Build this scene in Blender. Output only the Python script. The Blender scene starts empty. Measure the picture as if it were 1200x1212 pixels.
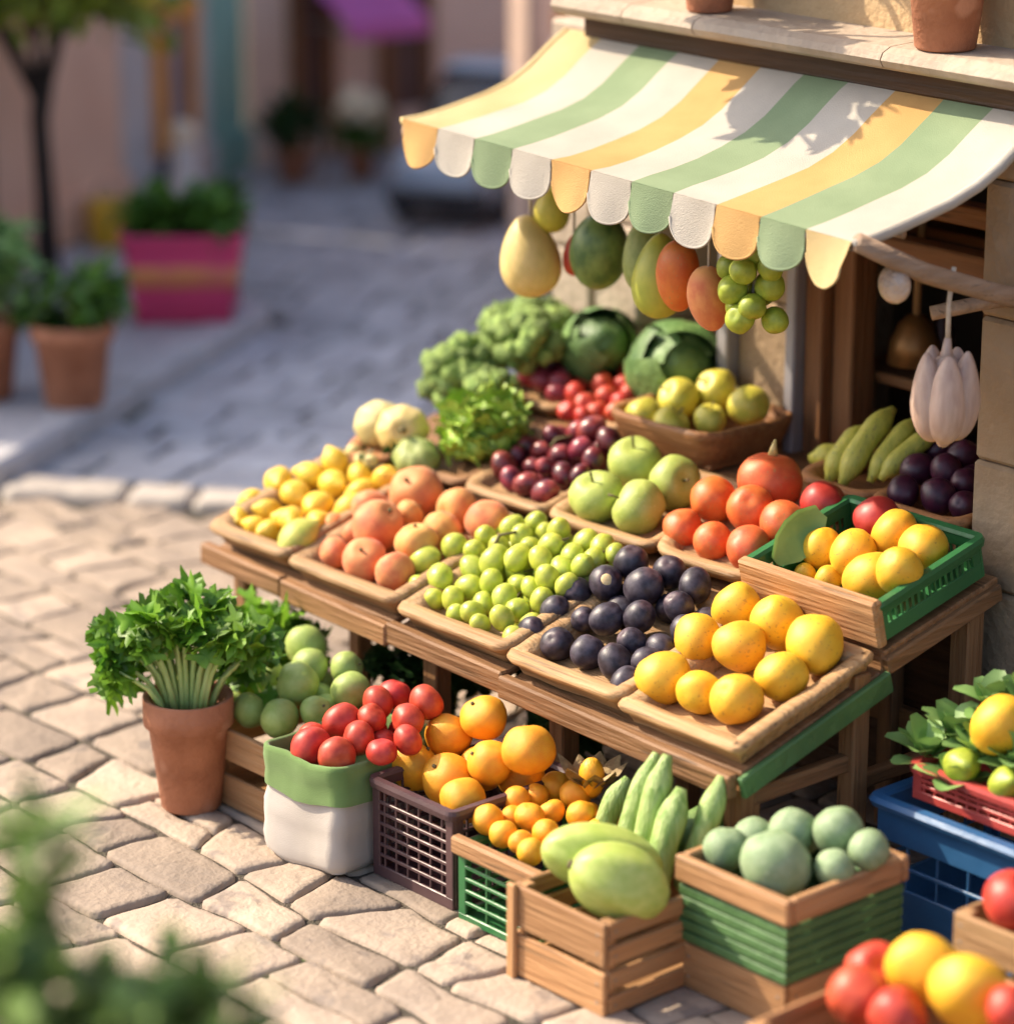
import bpy, bmesh, math, random
from mathutils import Vector, Matrix, Euler, noise
random.seed(11)
R = math.radians
sc = bpy.context.scene
COL = sc.collection

# ------------------------------------------------------------------ mesh builder
class MB:
    def __init__(self):
        self.v, self.f, self.m, self.s, self.t = [], [], [], [], []
    def add(self, verts, faces, mat=0, smooth=False, M=None, tint=None):
        o = len(self.v)
        t = random.random() if tint is None else tint
        if M is not None:
            verts = [M @ Vector(p) for p in verts]
        self.v.extend([tuple(p) for p in verts])
        for f in faces:
            self.f.append([i + o for i in f]); self.m.append(mat); self.s.append(smooth); self.t.append(t)
        return self
    def box(self, c, s, bev=.0025, mat=None, rot=None, taper=1.0, M=None, tint=None):
        hx, hy, hz = s[0] / 2, s[1] / 2, s[2] / 2
        if mat is None:
            mat = max(range(3), key=lambda i: s[i])
        b = min(bev, hx * .45, hy * .45, hz * .45)
        vs, idx = [], {}
        for sx in (-1, 1):
            for sy in (-1, 1):
                for sz in (-1, 1):
                    k = taper if sz < 0 else 1
                    for a in range(3):
                        p = [sx * (hx - b), sy * (hy - b), sz * (hz - b)]
                        p[a] = (sx * hx, sy * hy, sz * hz)[a]
                        idx[(sx, sy, sz, a)] = len(vs); vs.append((p[0] * k, p[1] * k, p[2]))
        fs = []
        for a in range(3):
            u, w = [(1, 2), (2, 0), (0, 1)][a]
            for sg in (-1, 1):
                q = []
                for su, sw in ((-1, -1), (1, -1), (1, 1), (-1, 1)):
                    k = [0, 0, 0]; k[a] = sg; k[u] = su; k[w] = sw
                    q.append(idx[(k[0], k[1], k[2], a)])
                fs.append(q if sg > 0 else q[::-1])
            for su in (-1, 1):
                for sw in (-1, 1):
                    q = []
                    for sa, ax in ((-1, u), (1, u), (1, w), (-1, w)):
                        k = [0, 0, 0]; k[a] = sa; k[u] = su; k[w] = sw
                        q.append(idx[(k[0], k[1], k[2], ax)])
                    fs.append(q if su * sw > 0 else q[::-1])
        for sx in (-1, 1):
            for sy in (-1, 1):
                for sz in (-1, 1):
                    q = [idx[(sx, sy, sz, a)] for a in range(3)]
                    fs.append(q if sx * sy * sz > 0 else q[::-1])
        T = Matrix.Translation(c)
        if rot is not None:
            T = T @ Euler(rot).to_matrix().to_4x4()
        if M is not None:
            T = M @ T
        return self.add(vs, fs, mat, False, T, tint)
    def tube(self, pts, rad, seg=8, mat=0, smooth=True, tint=None, flat=1.0):
        pts = [Vector(p) for p in pts]
        if not hasattr(rad, '__len__'):
            rad = [rad] * len(pts)
        vs, fs = [], []
        prev = None
        for i, p in enumerate(pts):
            d = (pts[min(i + 1, len(pts) - 1)] - pts[max(i - 1, 0)]).normalized()
            if prev is None:
                a = d.orthogonal().normalized()
            else:
                a = (prev - d * prev.dot(d)).normalized()
            prev = a
            b = d.cross(a)
            for k in range(seg):
                t = 2 * math.pi * k / seg
                vs.append(p + (a * math.cos(t) + b * math.sin(t) * flat) * rad[i])
        for i in range(len(pts) - 1):
            for k in range(seg):
                k2 = (k + 1) % seg
                fs.append((i * seg + k, i * seg + k2, (i + 1) * seg + k2, (i + 1) * seg + k))
        fs.append(tuple(range(seg))[::-1])
        fs.append(tuple((len(pts) - 1) * seg + k for k in range(seg)))
        return self.add(vs, fs, mat, smooth, None, tint)
    def lathe(self, prof, seg=32, mat=0, smooth=True, M=None, tint=None, wob=0.0):
        vs, fs = [], []
        for r, z in prof:
            for k in range(seg):
                t = 2 * math.pi * k / seg
                rr = r * (1 + wob * noise.noise(Vector((math.cos(t) * 1.7, math.sin(t) * 1.7, z * 9))))
                vs.append((rr * math.cos(t), rr * math.sin(t), z))
        for i in range(len(prof) - 1):
            for k in range(seg):
                k2 = (k + 1) % seg
                fs.append((i * seg + k, i * seg + k2, (i + 1) * seg + k2, (i + 1) * seg + k))
        return self.add(vs, fs, mat, smooth, M, tint)
    def ball(self, c, r, fn=None, nu=24, nv=14, mat=0, M=None, tint=None):
        if not hasattr(r, '__len__'):
            r = (r, r, r)
        vs, fs = [], []
        for j in range(nv + 1):
            ph = math.pi * j / nv
            for i in range(nu):
                th = 2 * math.pi * i / nu
                d = Vector((math.sin(ph) * math.cos(th), math.sin(ph) * math.sin(th), math.cos(ph)))
                p = fn(d, th, ph) if fn else d
                vs.append((p[0] * r[0] + c[0], p[1] * r[1] + c[1], p[2] * r[2] + c[2]))
        for j in range(nv):
            for i in range(nu):
                i2 = (i + 1) % nu
                a, b, cc, d_ = j * nu + i, j * nu + i2, (j + 1) * nu + i2, (j + 1) * nu + i
                if j == 0: fs.append((a, d_, cc))
                elif j == nv - 1: fs.append((a, d_, b))
                else: fs.append((a, d_, cc, b))
        return self.add(vs, fs, mat, True, M, tint)
    def ring(self, w, d, prof, cr=.03, n=6, mat=0, smooth=True, wob=0.0, M=None, tint=None):
        """sweep a cross-section prof [(outward offset, z)] round a rounded rectangle w x d"""
        path = []
        for cx, cy, a0 in ((w / 2 - cr, d / 2 - cr, 0), (-w / 2 + cr, d / 2 - cr, 90), (-w / 2 + cr, -d / 2 + cr, 180), (w / 2 - cr, -d / 2 + cr, 270)):
            for k in range(n + 1):
                a = R(a0 + 90 * k / n)
                path.append((cx + cr * math.cos(a), cy + cr * math.sin(a), math.cos(a), math.sin(a)))
        # extra points on the straight sides
        full = []
        for i in range(len(path)):
            p, q = path[i], path[(i + 1) % len(path)]
            full.append(p)
            L = math.hypot(q[0] - p[0], q[1] - p[1])
            k = int(L / .03)
            for j in range(1, k):
                t = j / k
                full.append(tuple(p[e] + (q[e] - p[e]) * t for e in range(4)))
        n_, m_ = len(full), len(prof)
        vs, fs = [], []
        for (x, y, nx, ny) in full:
            for (o, z) in prof:
                ww = wob * noise.noise(Vector((x * 14, y * 14, z * 10))) if wob else 0
                w2 = wob * noise.noise(Vector((x * 11 + 7, y * 11, z * 3))) if wob else 0
                vs.append((x + nx * (o + ww), y + ny * (o + ww), z + w2))
        for i in range(n_):
            for j in range(m_ - 1):
                i2 = (i + 1) % n_
                fs.append((i * m_ + j, i2 * m_ + j, i2 * m_ + j + 1, i * m_ + j + 1))
        return self.add(vs, fs, mat, smooth, M, tint)
    def build(self, name, mats, parent=None, loc=(0, 0, 0), rot=(0, 0, 0), auto=None):
        me = bpy.data.meshes.new(name)
        me.from_pydata(self.v, [], self.f)
        if not isinstance(mats, (list, tuple)): mats = [mats]
        for m in mats: me.materials.append(m)
        nm = len(mats)
        me.polygons.foreach_set('material_index', [min(i, nm - 1) for i in self.m])
        me.polygons.foreach_set('use_smooth', self.s)
        at = me.attributes.new('tint', 'FLOAT', 'FACE')
        at.data.foreach_set('value', self.t)
        me.validate(); me.update()
        o = bpy.data.objects.new(name, me)
        COL.objects.link(o)
        o.location = loc; o.rotation_euler = rot
        if parent is not None: o.parent = parent
        return o

def tag(o, label=None, cat=None, group=None, kind=None):
    if label: o['label'] = label
    if cat: o['category'] = cat
    if group: o['group'] = group
    if kind: o['kind'] = kind
    return o
def thing(name, label, cat, loc=(0, 0, 0), group=None, rot=(0, 0, 0)):
    o = bpy.data.objects.new(name, None); COL.objects.link(o)
    o.empty_display_size = .05
    o.location = loc; o.rotation_euler = rot
    return tag(o, label, cat, group)
def copy_tree(o, parent=None):
    c = o.copy(); COL.objects.link(c)
    if parent is not None: c.parent = parent
    for ch in [x for x in COL.objects if x.parent == o]:
        copy_tree(ch, c)
    return c

# ------------------------------------------------------------------ materials
def lin(h):
    h = h.lstrip('#'); out = []
    for i in (0, 2, 4):
        c = int(h[i:i + 2], 16) / 255
        out.append(c / 12.92 if c <= .04045 else ((c + .055) / 1.055) ** 2.4)
    return (*out, 1)
def col(c): return lin(c) if isinstance(c, str) else (*c, 1) if len(c) == 3 else c

def mat(name, base, var=None, scale=5, rough=.5, bump=0.0, bscale=60, spec=.5, sss=0.0, rnd=0.0, hue=0.0, stretch=(1, 1, 1),
        trans=0.0, coat=0.0, tint=0.0, pole=None, speck=None, speck_scale=40, contrast=(.35, .65), metal=0.0, sheen=0.0, weave=0.0):
    m = bpy.data.materials.new(name); m.use_nodes = True
    nt = m.node_tree; N = nt.nodes; L = nt.links
    bs = N['Principled BSDF']; out = N['Material Output']
    tc = N.new('ShaderNodeTexCoord'); mp = N.new('ShaderNodeMapping'); mp.inputs['Scale'].default_value = stretch
    L.new(tc.outputs['Object'], mp.inputs['Vector'])
    oi = N.new('ShaderNodeObjectInfo')
    vec = mp.outputs['Vector']
    # shift the pattern per object so that copies differ
    sh = N.new('ShaderNodeVectorMath'); sh.operation = 'ADD'
    ml = N.new('ShaderNodeMath'); ml.operation = 'MULTIPLY'; ml.inputs[1].default_value = 37.0
    L.new(oi.outputs['Random'], ml.inputs[0]); L.new(vec, sh.inputs[0]); L.new(ml.outputs[0], sh.inputs[1])
    vec = sh.outputs['Vector']
    nz = N.new('ShaderNodeTexNoise'); nz.inputs['Scale'].default_value = scale; nz.inputs['Detail'].default_value = 5
    L.new(vec, nz.inputs['Vector'])
    mr = N.new('ShaderNodeMapRange'); mr.inputs[1].default_value = contrast[0]; mr.inputs[2].default_value = contrast[1]
    L.new(nz.outputs['Fac'], mr.inputs[0])
    mx = N.new('ShaderNodeMix'); mx.data_type = 'RGBA'
    mx.inputs[6].default_value = col(base); mx.inputs[7].default_value = col(var if var else base)
    L.new(mr.outputs[0], mx.inputs[0])
    c = mx.outputs[2]
    if pole:      # a colour of its own at the stem end of a fruit
        sx = N.new('ShaderNodeSeparateXYZ'); L.new(tc.outputs['Object'], sx.inputs[0])
        ad = N.new('ShaderNodeMath'); ad.operation = 'MULTIPLY_ADD'; ad.inputs[1].default_value = .5; 
        L.new(nz.outputs['Fac'], ad.inputs[0]); L.new(sx.outputs['Z'], ad.inputs[2])
        p = N.new('ShaderNodeMapRange'); p.inputs[1].default_value = pole[1]; p.inputs[2].default_value = pole[2]
        L.new(ad.outputs[0], p.inputs[0])
        m2 = N.new('ShaderNodeMix'); m2.data_type = 'RGBA'; m2.inputs[7].default_value = col(pole[0])
        L.new(p.outputs[0], m2.inputs[0]); L.new(c, m2.inputs[6]); c = m2.outputs[2]
    if speck:
        vo = N.new('ShaderNodeTexNoise'); vo.inputs['Scale'].default_value = speck_scale; vo.inputs['Detail'].default_value = 2
        L.new(vec, vo.inputs['Vector'])
        p = N.new('ShaderNodeMapRange'); p.inputs[1].default_value = .62; p.inputs[2].default_value = .7
        L.new(vo.outputs['Fac'], p.inputs[0])
        m2 = N.new('ShaderNodeMix'); m2.data_type = 'RGBA'; m2.inputs[7].default_value = col(speck)
        L.new(p.outputs[0], m2.inputs[0]); L.new(c, m2.inputs[6]); c = m2.outputs[2]
    hs = N.new('ShaderNodeHueSaturation')
    L.new(c, hs.inputs['Color']); c = hs.outputs['Color']
    if rnd or tint:
        a = N.new('ShaderNodeMath'); a.operation = 'MULTIPLY_ADD'; a.inputs[1].default_value = rnd; a.inputs[2].default_value = 1 - rnd / 2
        L.new(oi.outputs['Random'], a.inputs[0])
        at = N.new('ShaderNodeAttribute'); at.attribute_name = 'tint'
        b = N.new('ShaderNodeMath'); b.operation = 'MULTIPLY_ADD'; b.inputs[1].default_value = tint; b.inputs[2].default_value = 1 - tint / 2
        L.new(at.outputs['Fac'], b.inputs[0])
        q = N.new('ShaderNodeMath'); q.operation = 'MULTIPLY'; L.new(a.outputs[0], q.inputs[0]); L.new(b.outputs[0], q.inputs[1])
        L.new(q.outputs[0], hs.inputs['Value'])
    if hue:
        a = N.new('ShaderNodeMath'); a.operation = 'MULTIPLY_ADD'; a.inputs[1].default_value = hue; a.inputs[2].default_value = .5 - hue / 2
        f = N.new('ShaderNodeMath'); f.operation = 'FRACT'; g = N.new('ShaderNodeMath'); g.operation = 'MULTIPLY'; g.inputs[1].default_value = 7.31
        L.new(oi.outputs['Random'], g.inputs[0]); L.new(g.outputs[0], f.inputs[0]); L.new(f.outputs[0], a.inputs[0]); L.new(a.outputs[0], hs.inputs['Hue'])
    L.new(c, bs.inputs['Base Color'])
    bs.inputs['Roughness'].default_value = rough
    bs.inputs['Specular IOR Level'].default_value = spec
    bs.inputs['Metallic'].default_value = metal
    bs.inputs['Coat Weight'].default_value = coat
    if sheen: bs.inputs['Sheen Weight'].default_value = sheen
    if sss:
        bs.inputs['Subsurface Weight'].default_value = sss; bs.inputs['Subsurface Radius'].default_value = (1, .6, .3); bs.inputs['Subsurface Scale'].default_value = .012
    if bump:
        n2 = N.new('ShaderNodeTexNoise'); n2.inputs['Scale'].default_value = bscale; n2.inputs['Detail'].default_value = 4
        L.new(vec, n2.inputs['Vector'])
        bp = N.new('ShaderNodeBump'); bp.inputs['Strength'].default_value = bump; bp.inputs['Distance'].default_value = .02
        L.new(n2.outputs['Fac'], bp.inputs['Height']); L.new(bp.outputs['Normal'], bs.inputs['Normal'])
        # worn gloss
        rr = N.new('ShaderNodeMapRange'); rr.inputs[3].default_value = max(.05, rough - .1); rr.inputs[4].default_value = min(1, rough + .12)
        L.new(n2.outputs['Fac'], rr.inputs[0]); L.new(rr.outputs[0], bs.inputs['Roughness'])
    if trans:
        tr = N.new('ShaderNodeBsdfTranslucent'); L.new(c, tr.inputs['Color'])
        ms = N.new('ShaderNodeMixShader'); ms.inputs[0].default_value = trans
        L.new(bs.outputs[0], ms.inputs[1]); L.new(tr.outputs[0], ms.inputs[2]); L.new(ms.outputs[0], out.inputs['Surface'])
    return m

def wood(name, base, var, rough=.6, tint=.35, bump=.35):
    return [mat(name + '_grain_' + 'xyz'[a], base, var, scale=1.0, stretch=tuple(3.0 if i == a else 55.0 for i in range(3)), rough=rough, bump=bump,
                bscale=2.2, tint=tint, rnd=.12, spec=.35, contrast=(.3, .7), speck=tuple(x * .45 for x in col(base)[:3]), speck_scale=1.6) for a in range(3)]

W_TRAY = wood('pale_bamboo', (.45, .275, .13), (.29, .16, .068))
W_STAND = wood('oiled_pine', (.31, .16, .07), (.18, .085, .034))
W_CRATE = wood('honey_pine', (.47, .26, .12), (.33, .165, .07))
W_DARK = wood('shade_dark_wood', (.085, .04, .018), (.045, .02, .009))  # near-black wood that carries the shade under stand and ledge in its colour
W_FRAME = wood('reddish_door_wood', (.33, .15, .06), (.2, .085, .034))
W_BASKET = wood('amber_wicker', (.42, .19, .07), (.26, .11, .038))
W_BEAM = wood('weathered_beam', (.40, .27, .18), (.28, .18, .115))
W_ORANGE = wood('orange_timber', (.80, .36, .08), (.66, .27, .06))

M = dict(
    terracotta=mat('terracotta', (.44, .18, .095), (.33, .125, .062), 16, .8, .2, 90, rnd=.1, speck=(.5, .24, .15), speck_scale=12),
    soil=mat('potting_soil', (.03, .02, .013), (.06, .04, .025), 60, .95, .8, 90),
    stone=mat('paving_stone', (.40, .31, .235), (.29, .228, .18), 5, .85, .28, 70, tint=.45, spec=.3, speck=(.25, .2, .165), speck_scale=16),
    setts=mat('street_setts', (.52, .51, .52), (.39, .38, .40), 7, .45, .4, 40, tint=.4, spec=.5),
    mortar=mat('sandy_joint', (.125, .098, .07), (.065, .055, .038), 30, .95, .8, 160, speck=(.06, .085, .02), speck_scale=5),
    walk=mat('sidewalk_stone', (.50, .48, .49), (.41, .40, .41), 5, .6, .3, 40, tint=.2),
    kerb=mat('kerb_stone', (.48, .42, .36), (.37, .32, .28), 8, .8, .3, 40, tint=.2),
    ashlar=mat('tan_ashlar', (.37, .265, .165), (.30, .205, .12), 6, .85, .35, 45, tint=.16, speck=(.36, .25, .15), speck_scale=22),
    stucco=mat('ochre_stucco', (.56, .39, .215), (.46, .305, .155), 4, .9, .3, 60, speck=(.4, .27, .14), speck_scale=9),
    palestone=mat('pale_dressed_stone', (.43, .345, .265), (.34, .265, .2), 8, .75, .3, 45, tint=.12, speck=(.42, .33, .25), speck_scale=18),
    greytrim=mat('grey_door_trim', (.34, .32, .33), (.27, .25, .26), 6, .6),
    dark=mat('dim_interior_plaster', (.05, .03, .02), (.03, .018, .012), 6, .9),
    aw_white=mat('awning_cream_white', (.58, .535, .465), (.51, .465, .40), 7, .9, .3, 420, trans=.22, spec=.2),
    aw_green=mat('awning_sage_green', (.30, .38, .225), (.25, .33, .19), 7, .9, .3, 420, trans=.22, spec=.2),
    aw_yellow=mat('awning_apricot_yellow', (.66, .41, .165), (.58, .345, .13), 7, .9, .3, 420, trans=.22, spec=.2),
    aw_pale=mat('awning_pale_yellow', (.66, .52, .28), (.59, .45, .225), 7, .9, .3, 420, trans=.22, spec=.2),
    cloth=mat('white_canvas', (.50, .45, .405), (.43, .385, .34), 7, .9, .14, 500, spec=.2, sheen=.2),
    clothgreen=mat('green_canvas', (.17, .27, .09), (.12, .20, .06), 9, .9, .14, 500, spec=.2, sheen=.2),
    greenplastic=mat('green_plastic', (.035, .17, .055), (.025, .125, .04), 5, .38, .1, 30),
    greenpaint=mat('green_painted_wood', (.08, .18, .058), (.05, .125, .04), 8, .6, .3, 40),
    brownplastic=mat('plum_brown_plastic', (.095, .05, .052), (.06, .03, .034), 5, .4, .1, 30),
    blueplastic=mat('blue_plastic', (.035, .135, .30), (.025, .10, .23), 5, .4, .1, 30),
    redplastic=mat('red_plastic', (.52, .075, .06), (.42, .055, .045), 5, .4, .1, 30),
    leaf=mat('leaf_green', (.12, .25, .035), (.065, .16, .02), 14, .45, tint=.8, trans=.35, rnd=.1),
    herb=mat('parsley_green', (.20, .38, .03), (.085, .22, .015), 14, .45, tint=.9, trans=.38),
    darkleaf=mat('dark_leaf', (.035, .095, .02), (.02, .06, .013), 14, .5, tint=.8, trans=.25),
    succ=mat('pale_leaf', (.26, .42, .13), (.17, .31, .085), 14, .5, tint=.6, trans=.2),
    stalk=mat('celery_stalk', (.42, .52, .18), (.30, .42, .11), 5, .4, .2, 30, stretch=(20, 20, 2), tint=.3, sss=.2),
    lime_leaf=mat('yellow_green_leaf', (.36, .42, .05), (.19, .27, .03), 14, .5, tint=.8, trans=.35),
    bark=mat('dark_bark', (.035, .025, .02), (.02, .014, .011), 20, .9, .6, 40),
    twig=mat('dry_stem', (.16, .13, .05), (.10, .08, .03), 20, .8),
    rope=mat('cotton_cord', (.6, .52, .42), (.5, .42, .33), 60, .9, .4, 200),
    steel=mat('aged_metal', (.28, .26, .24), (.2, .19, .18), 10, .45, metal=.6),
    brass=mat('dull_brass', (.38, .19, .06), (.25, .12, .04), 8, .4, metal=.5),
    glass=mat('frosted_ornament', (.55, .44, .35), (.40, .29, .22), 20, .25, .5, 60, sss=.2, coat=.4),
    garlic=mat('garlic_skin', (.54, .39, .31), (.42, .285, .225), 12, .6, .1, 60, stretch=(6, 6, 1), sss=.25, rnd=.1),
)
FR = dict(
    lemon=mat('lemon_skin', (.76, .53, .05), (.74, .45, .03), 2, .42, .18, 22, sss=.12, rnd=.14, hue=.012),
    greenlemon=mat('green_lemon_skin', (.52, .50, .09), (.40, .44, .07), 2, .42, .18, 22, sss=.12),
    peach=mat('peach_skin', (.70, .29, .085), (.58, .165, .05), 1.6, .62, .1, 40, sss=.1, rnd=.2, hue=.025, sheen=.12, pole=((.72, .36, .10), .9, 1.35)),
    plum=mat('plum_skin', (.016, .010, .018), (.062, .05, .068), 2.2, .42, .08, 20, sss=0, rnd=.3, pole=((.11, .065, .075), 1.05, 1.35), spec=.5),
    darkplum=mat('maroon_plum_skin', (.075, .012, .03), (.035, .008, .022), 2.2, .4, .05, 20, rnd=.3),
    mango=mat('mango_skin', (.78, .46, .03), (.76, .38, .018), 1.5, .5, .1, 30, sss=.1, rnd=.16, hue=.015, speck=(.55, .28, .03), speck_scale=7),
    apple=mat('green_apple_skin', (.40, .45, .10), (.31, .38, .07), 2, .48, .06, 30, sss=.12, rnd=.16, speck=(.5, .55, .2), speck_scale=18),
    quince=mat('quince_skin', (.62, .52, .075), (.50, .46, .055), 2, .42, .08, 30, sss=.12, rnd=.14),
    persimmon=mat('persimmon_skin', (.72, .175, .04), (.60, .10, .024), 1.6, .46, .08, 30, sss=.08, rnd=.16, hue=.015, speck=(.5, .2, .06), speck_scale=9),
    redfruit=mat('red_nectarine_skin', (.46, .045, .03), (.36, .025, .02), 2, .42, .06, 30, sss=.1),
    tomato=mat('tomato_skin', (.56, .07, .035), (.44, .035, .02), 2, .42, .1, 30, sss=.08, rnd=.15, hue=.012),
    radish=mat('red_radish_skin', (.36, .045, .06), (.22, .022, .04), 2, .35, .05, 30, rnd=.35, sss=.1),
    guava=mat('guava_skin', (.38, .47, .13), (.29, .39, .085), 2, .5, .1, 30, sss=.12, rnd=.2, speck=(.36, .46, .14), speck_scale=16),
    orange=mat('orange_skin', (.82, .39, .02), (.78, .31, .014), 2, .48, .22, 26, sss=.12, rnd=.12, hue=.012),
    melon=mat('grey_green_melon_skin', (.27, .36, .20), (.19, .28, .135), 2.5, .6, .1, 30, sss=.08, rnd=.16, speck=(.36, .44, .27), speck_scale=10),
    greengrape=mat('green_grape_skin', (.50, .53, .085), (.38, .44, .05), 1.6, .36, .03, 30, sss=.45, rnd=.25, hue=.02),
    redgrape=mat('red_grape_skin', (.20, .025, .03), (.06, .008, .016), 1.1, .3, .04, 30, sss=.1, rnd=.9, hue=.03, pole=((.36, .07, .07), 1.0, 1.5)),
    longmelon=mat('pale_melon_skin', (.46, .54, .14), (.36, .46, .09), 1.2, .42, .06, 18, sss=.12, stretch=(1, 4, 4)),
    cream=mat('cream_squash_skin', (.72, .55, .22), (.62, .47, .17), 3, .5, .1, 25, sss=.12),
    paleSquash=mat('ivory_squash_skin', (.62, .53, .25), (.54, .46, .18), 3, .55, .1, 25, sss=.1),
    greensquash=mat('green_squash_skin', (.32, .36, .11), (.23, .29, .07), 4, .5, .15, 25, sss=.08),
    cabbage=mat('cabbage_leaf', (.17, .28, .085), (.06, .135, .035), 14, .5, .25, 60, tint=.6),
    gourd=mat('mottled_gourd_skin', (.20, .29, .08), (.055, .12, .03), 1.6, .42, .06, 24),
    watermelon=mat('watermelon_skin', (.10, .18, .045), (.03, .075, .018), 1.0, .42, .05, 20, stretch=(4.2, 4.2, .7), contrast=(.44, .54)),
    papaya=mat('papaya_skin', (.46, .46, .06), (.34, .38, .05), 2, .45, .05, 20, sss=.1),
    banana=mat('green_plantain_skin', (.58, .52, .08), (.44, .43, .06), 40, .5, .2, 110, stretch=(2, 2, .5), rnd=.2, speck=(.24, .22, .06), speck_scale=90),
    cucumber=mat('zucchini_skin', (.19, .30, .095), (.12, .215, .055), 30, .45, .15, 120, stretch=(3, 3, .6), rnd=.2, sss=.05, speck=(.3, .4, .17), speck_scale=150),
    palecorn=mat('pale_marrow_skin', (.42, .52, .19), (.20, .32, .07), 14, .5, .35, 40, stretch=(6, 6, .5), rnd=.2, sss=.12),
    broccoli=mat('broccoli_green', (.29, .40, .095), (.12, .21, .04), 60, .7, .6, 220, tint=.7),
    greenlime=mat('lime_skin', (.36, .42, .045), (.26, .33, .03), 2, .4, .1, 24, rnd=.2, sss=.1),
    cut=mat('cut_flesh', (.72, .55, .30), (.62, .44, .2), 9, .6),
    calyx=mat('dry_calyx', (.12, .085, .035), (.07, .05, .02), 9, .8),
)

# ------------------------------------------------------------------ fruit shapes (unit radius, stem at +z)
def sh_lemon(d, th, ph):
    z = d.z; k = 1 - .04 * math.cos(3 * th) * math.sin(ph)
    n = .24 * max(0, abs(z) - .86) / .14
    return Vector((d.x * .9 * k, d.y * .9 * k, z * 1.06 + math.copysign(n, z)))
def sh_peach(d, th, ph):
    g = max(0, math.cos(th)) ** 14 * .07 * math.sin(ph) ** .5
    dip = .16 * math.exp(-(ph / .34) ** 2)
    k = 1 - g
    return Vector((d.x * 1.02 * k, d.y * 1.02 * k, d.z * .95 - dip))
def sh_plum(d, th, ph):
    g = max(0, math.cos(th)) ** 18 * .035
    dip = .1 * math.exp(-(ph / .25) ** 2)
    return Vector((d.x * .95 * (1 - g), d.y * .95 * (1 - g), d.z * 1.06 - dip))
def sh_mango(d, th, ph):
    k = 1 + .06 * d.z
    return Vector((d.x * 1.0 * k + .09 * d.z * d.z, d.y * .94 * k, d.z * 1.08 - .07 * math.exp(-(ph / .22) ** 2)))
def sh_apple(d, th, ph):
    dip = .24 * math.exp(-(ph / .36) ** 2); bot = .14 * math.exp(-((math.pi - ph) / .32) ** 2)
    k = 1.02 + .02 * math.cos(5 * th) * (1 - d.z) + .05 * d.z
    return Vector((d.x * k, d.y * k, d.z * .96 - dip + bot))
def sh_round(d, th, ph):
    dip = .07 * math.exp(-(ph / .25) ** 2)
    k = 1 + .012 * math.cos(4 * th + 1)
    return Vector((d.x * 1.02 * k, d.y * k, d.z * .96 - dip))
def sh_tomato(d, th, ph):
    dip = .16 * math.exp(-(ph / .4) ** 2)
    k = 1.03 + .025 * math.cos(5 * th) * (ph < 1.6) * math.cos(ph)
    return Vector((d.x * k, d.y * k, d.z * .9 - dip))
def sh_melon(d, th, ph):
    k = 1 + .012 * math.cos(9 * th)
    return Vector((d.x * k, d.y * k, d.z * .96 - .05 * math.exp(-(ph / .2) ** 2)))
def sh_grape(d, th, ph): return Vector((d.x * .94, d.y * .94, d.z * 1.16))

SH = dict(lemon=sh_lemon, peach=sh_peach, plum=sh_plum, mango=sh_mango, apple=sh_apple, persimmon=sh_round, tomato=sh_tomato,
          radish=sh_round, guava=sh_peach, orange=sh_round, grey_melon=sh_melon, grape=sh_grape, red_apple=sh_apple)
_fm = {}
def fruit_mesh(kind, material):
    key = (kind, material.name, random.randrange(4))
    if key not in _fm:
        b = MB(); seed = random.random() * 50
        fn = SH[kind]
        def f(d, th, ph):
            p = fn(d, th, ph)
            return p * (1 + .075 * noise.noise(d * 1.1 + Vector((seed, 0, 0))) + .018 * noise.noise(d * 3.1 + Vector((0, seed, 0))))
        nu, nv = (18, 11) if kind == 'grape' else (34, 20)
        b.ball((0, 0, 0), 1, f, nu, nv)
        o = b.build(kind, material); me = o.data
        bpy.data.objects.remove(o); _fm[key] = me
    return _fm[key]
_sm = {}
def stem_mesh(kind):
    if kind not in _sm:
        b = MB()
        if kind == 'nub': b.tube([(0, 0, .86), (0, .01, .98)], [.085, .07], 8); m = M['twig']
        elif kind == 'stalk': b.tube([(0, 0, .72), (.02, .01, .98), (.08, .03, 1.18)], [.05, .04, .06], 8); m = M['twig']
        elif kind == 'calyx':
            for k in range(5):
                a = k * 1.257
                b.tube([(0, 0, .84), (.17 * math.cos(a), .17 * math.sin(a), .93), (.34 * math.cos(a), .34 * math.sin(a), .96)], [.08, .08, .02], 6, flat=.35)
            b.tube([(0, 0, .8), (0, 0, 1.02)], [.07, .05], 8); m = M['calyx']
        elif kind == 'tip': b.tube([(0, 0, .9), (.01, 0, 1.15), (.05, .02, 1.42)], [.17, .1, .035], 8); m = FR['cream']
        elif kind == 'cutface': b.ball((0, 0, .93), (.34, .34, .1), None, 16, 8); m = FR['cut']
        o = b.build('stem', m); me = o.data; bpy.data.objects.remove(o); _sm[kind] = me
    return _sm[kind]
def put_fruit(name, kind, material, p, r, rot, label=None, cat=None, group=None, stem=None, parent=None, stretch=None):
    o = bpy.data.objects.new(name, fruit_mesh(kind, material)); COL.objects.link(o)
    o.location = p; o.rotation_euler = rot
    o.scale = (r, r, r) if not stretch else (r * stretch[0], r * stretch[1], r * stretch[2])
    tag(o, label, cat, group)
    if parent is not None: o.parent = parent
    if stem:
        s = bpy.data.objects.new('stem', stem_mesh(stem)); COL.objects.link(s); s.parent = o
    return o
M['calyx'] = FR['calyx']
M['foreleaf'] = mat('soft_green_leaf', (.20, .30, .07), (.12, .20, .04), 14, .5, tint=.7, trans=.35)
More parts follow.
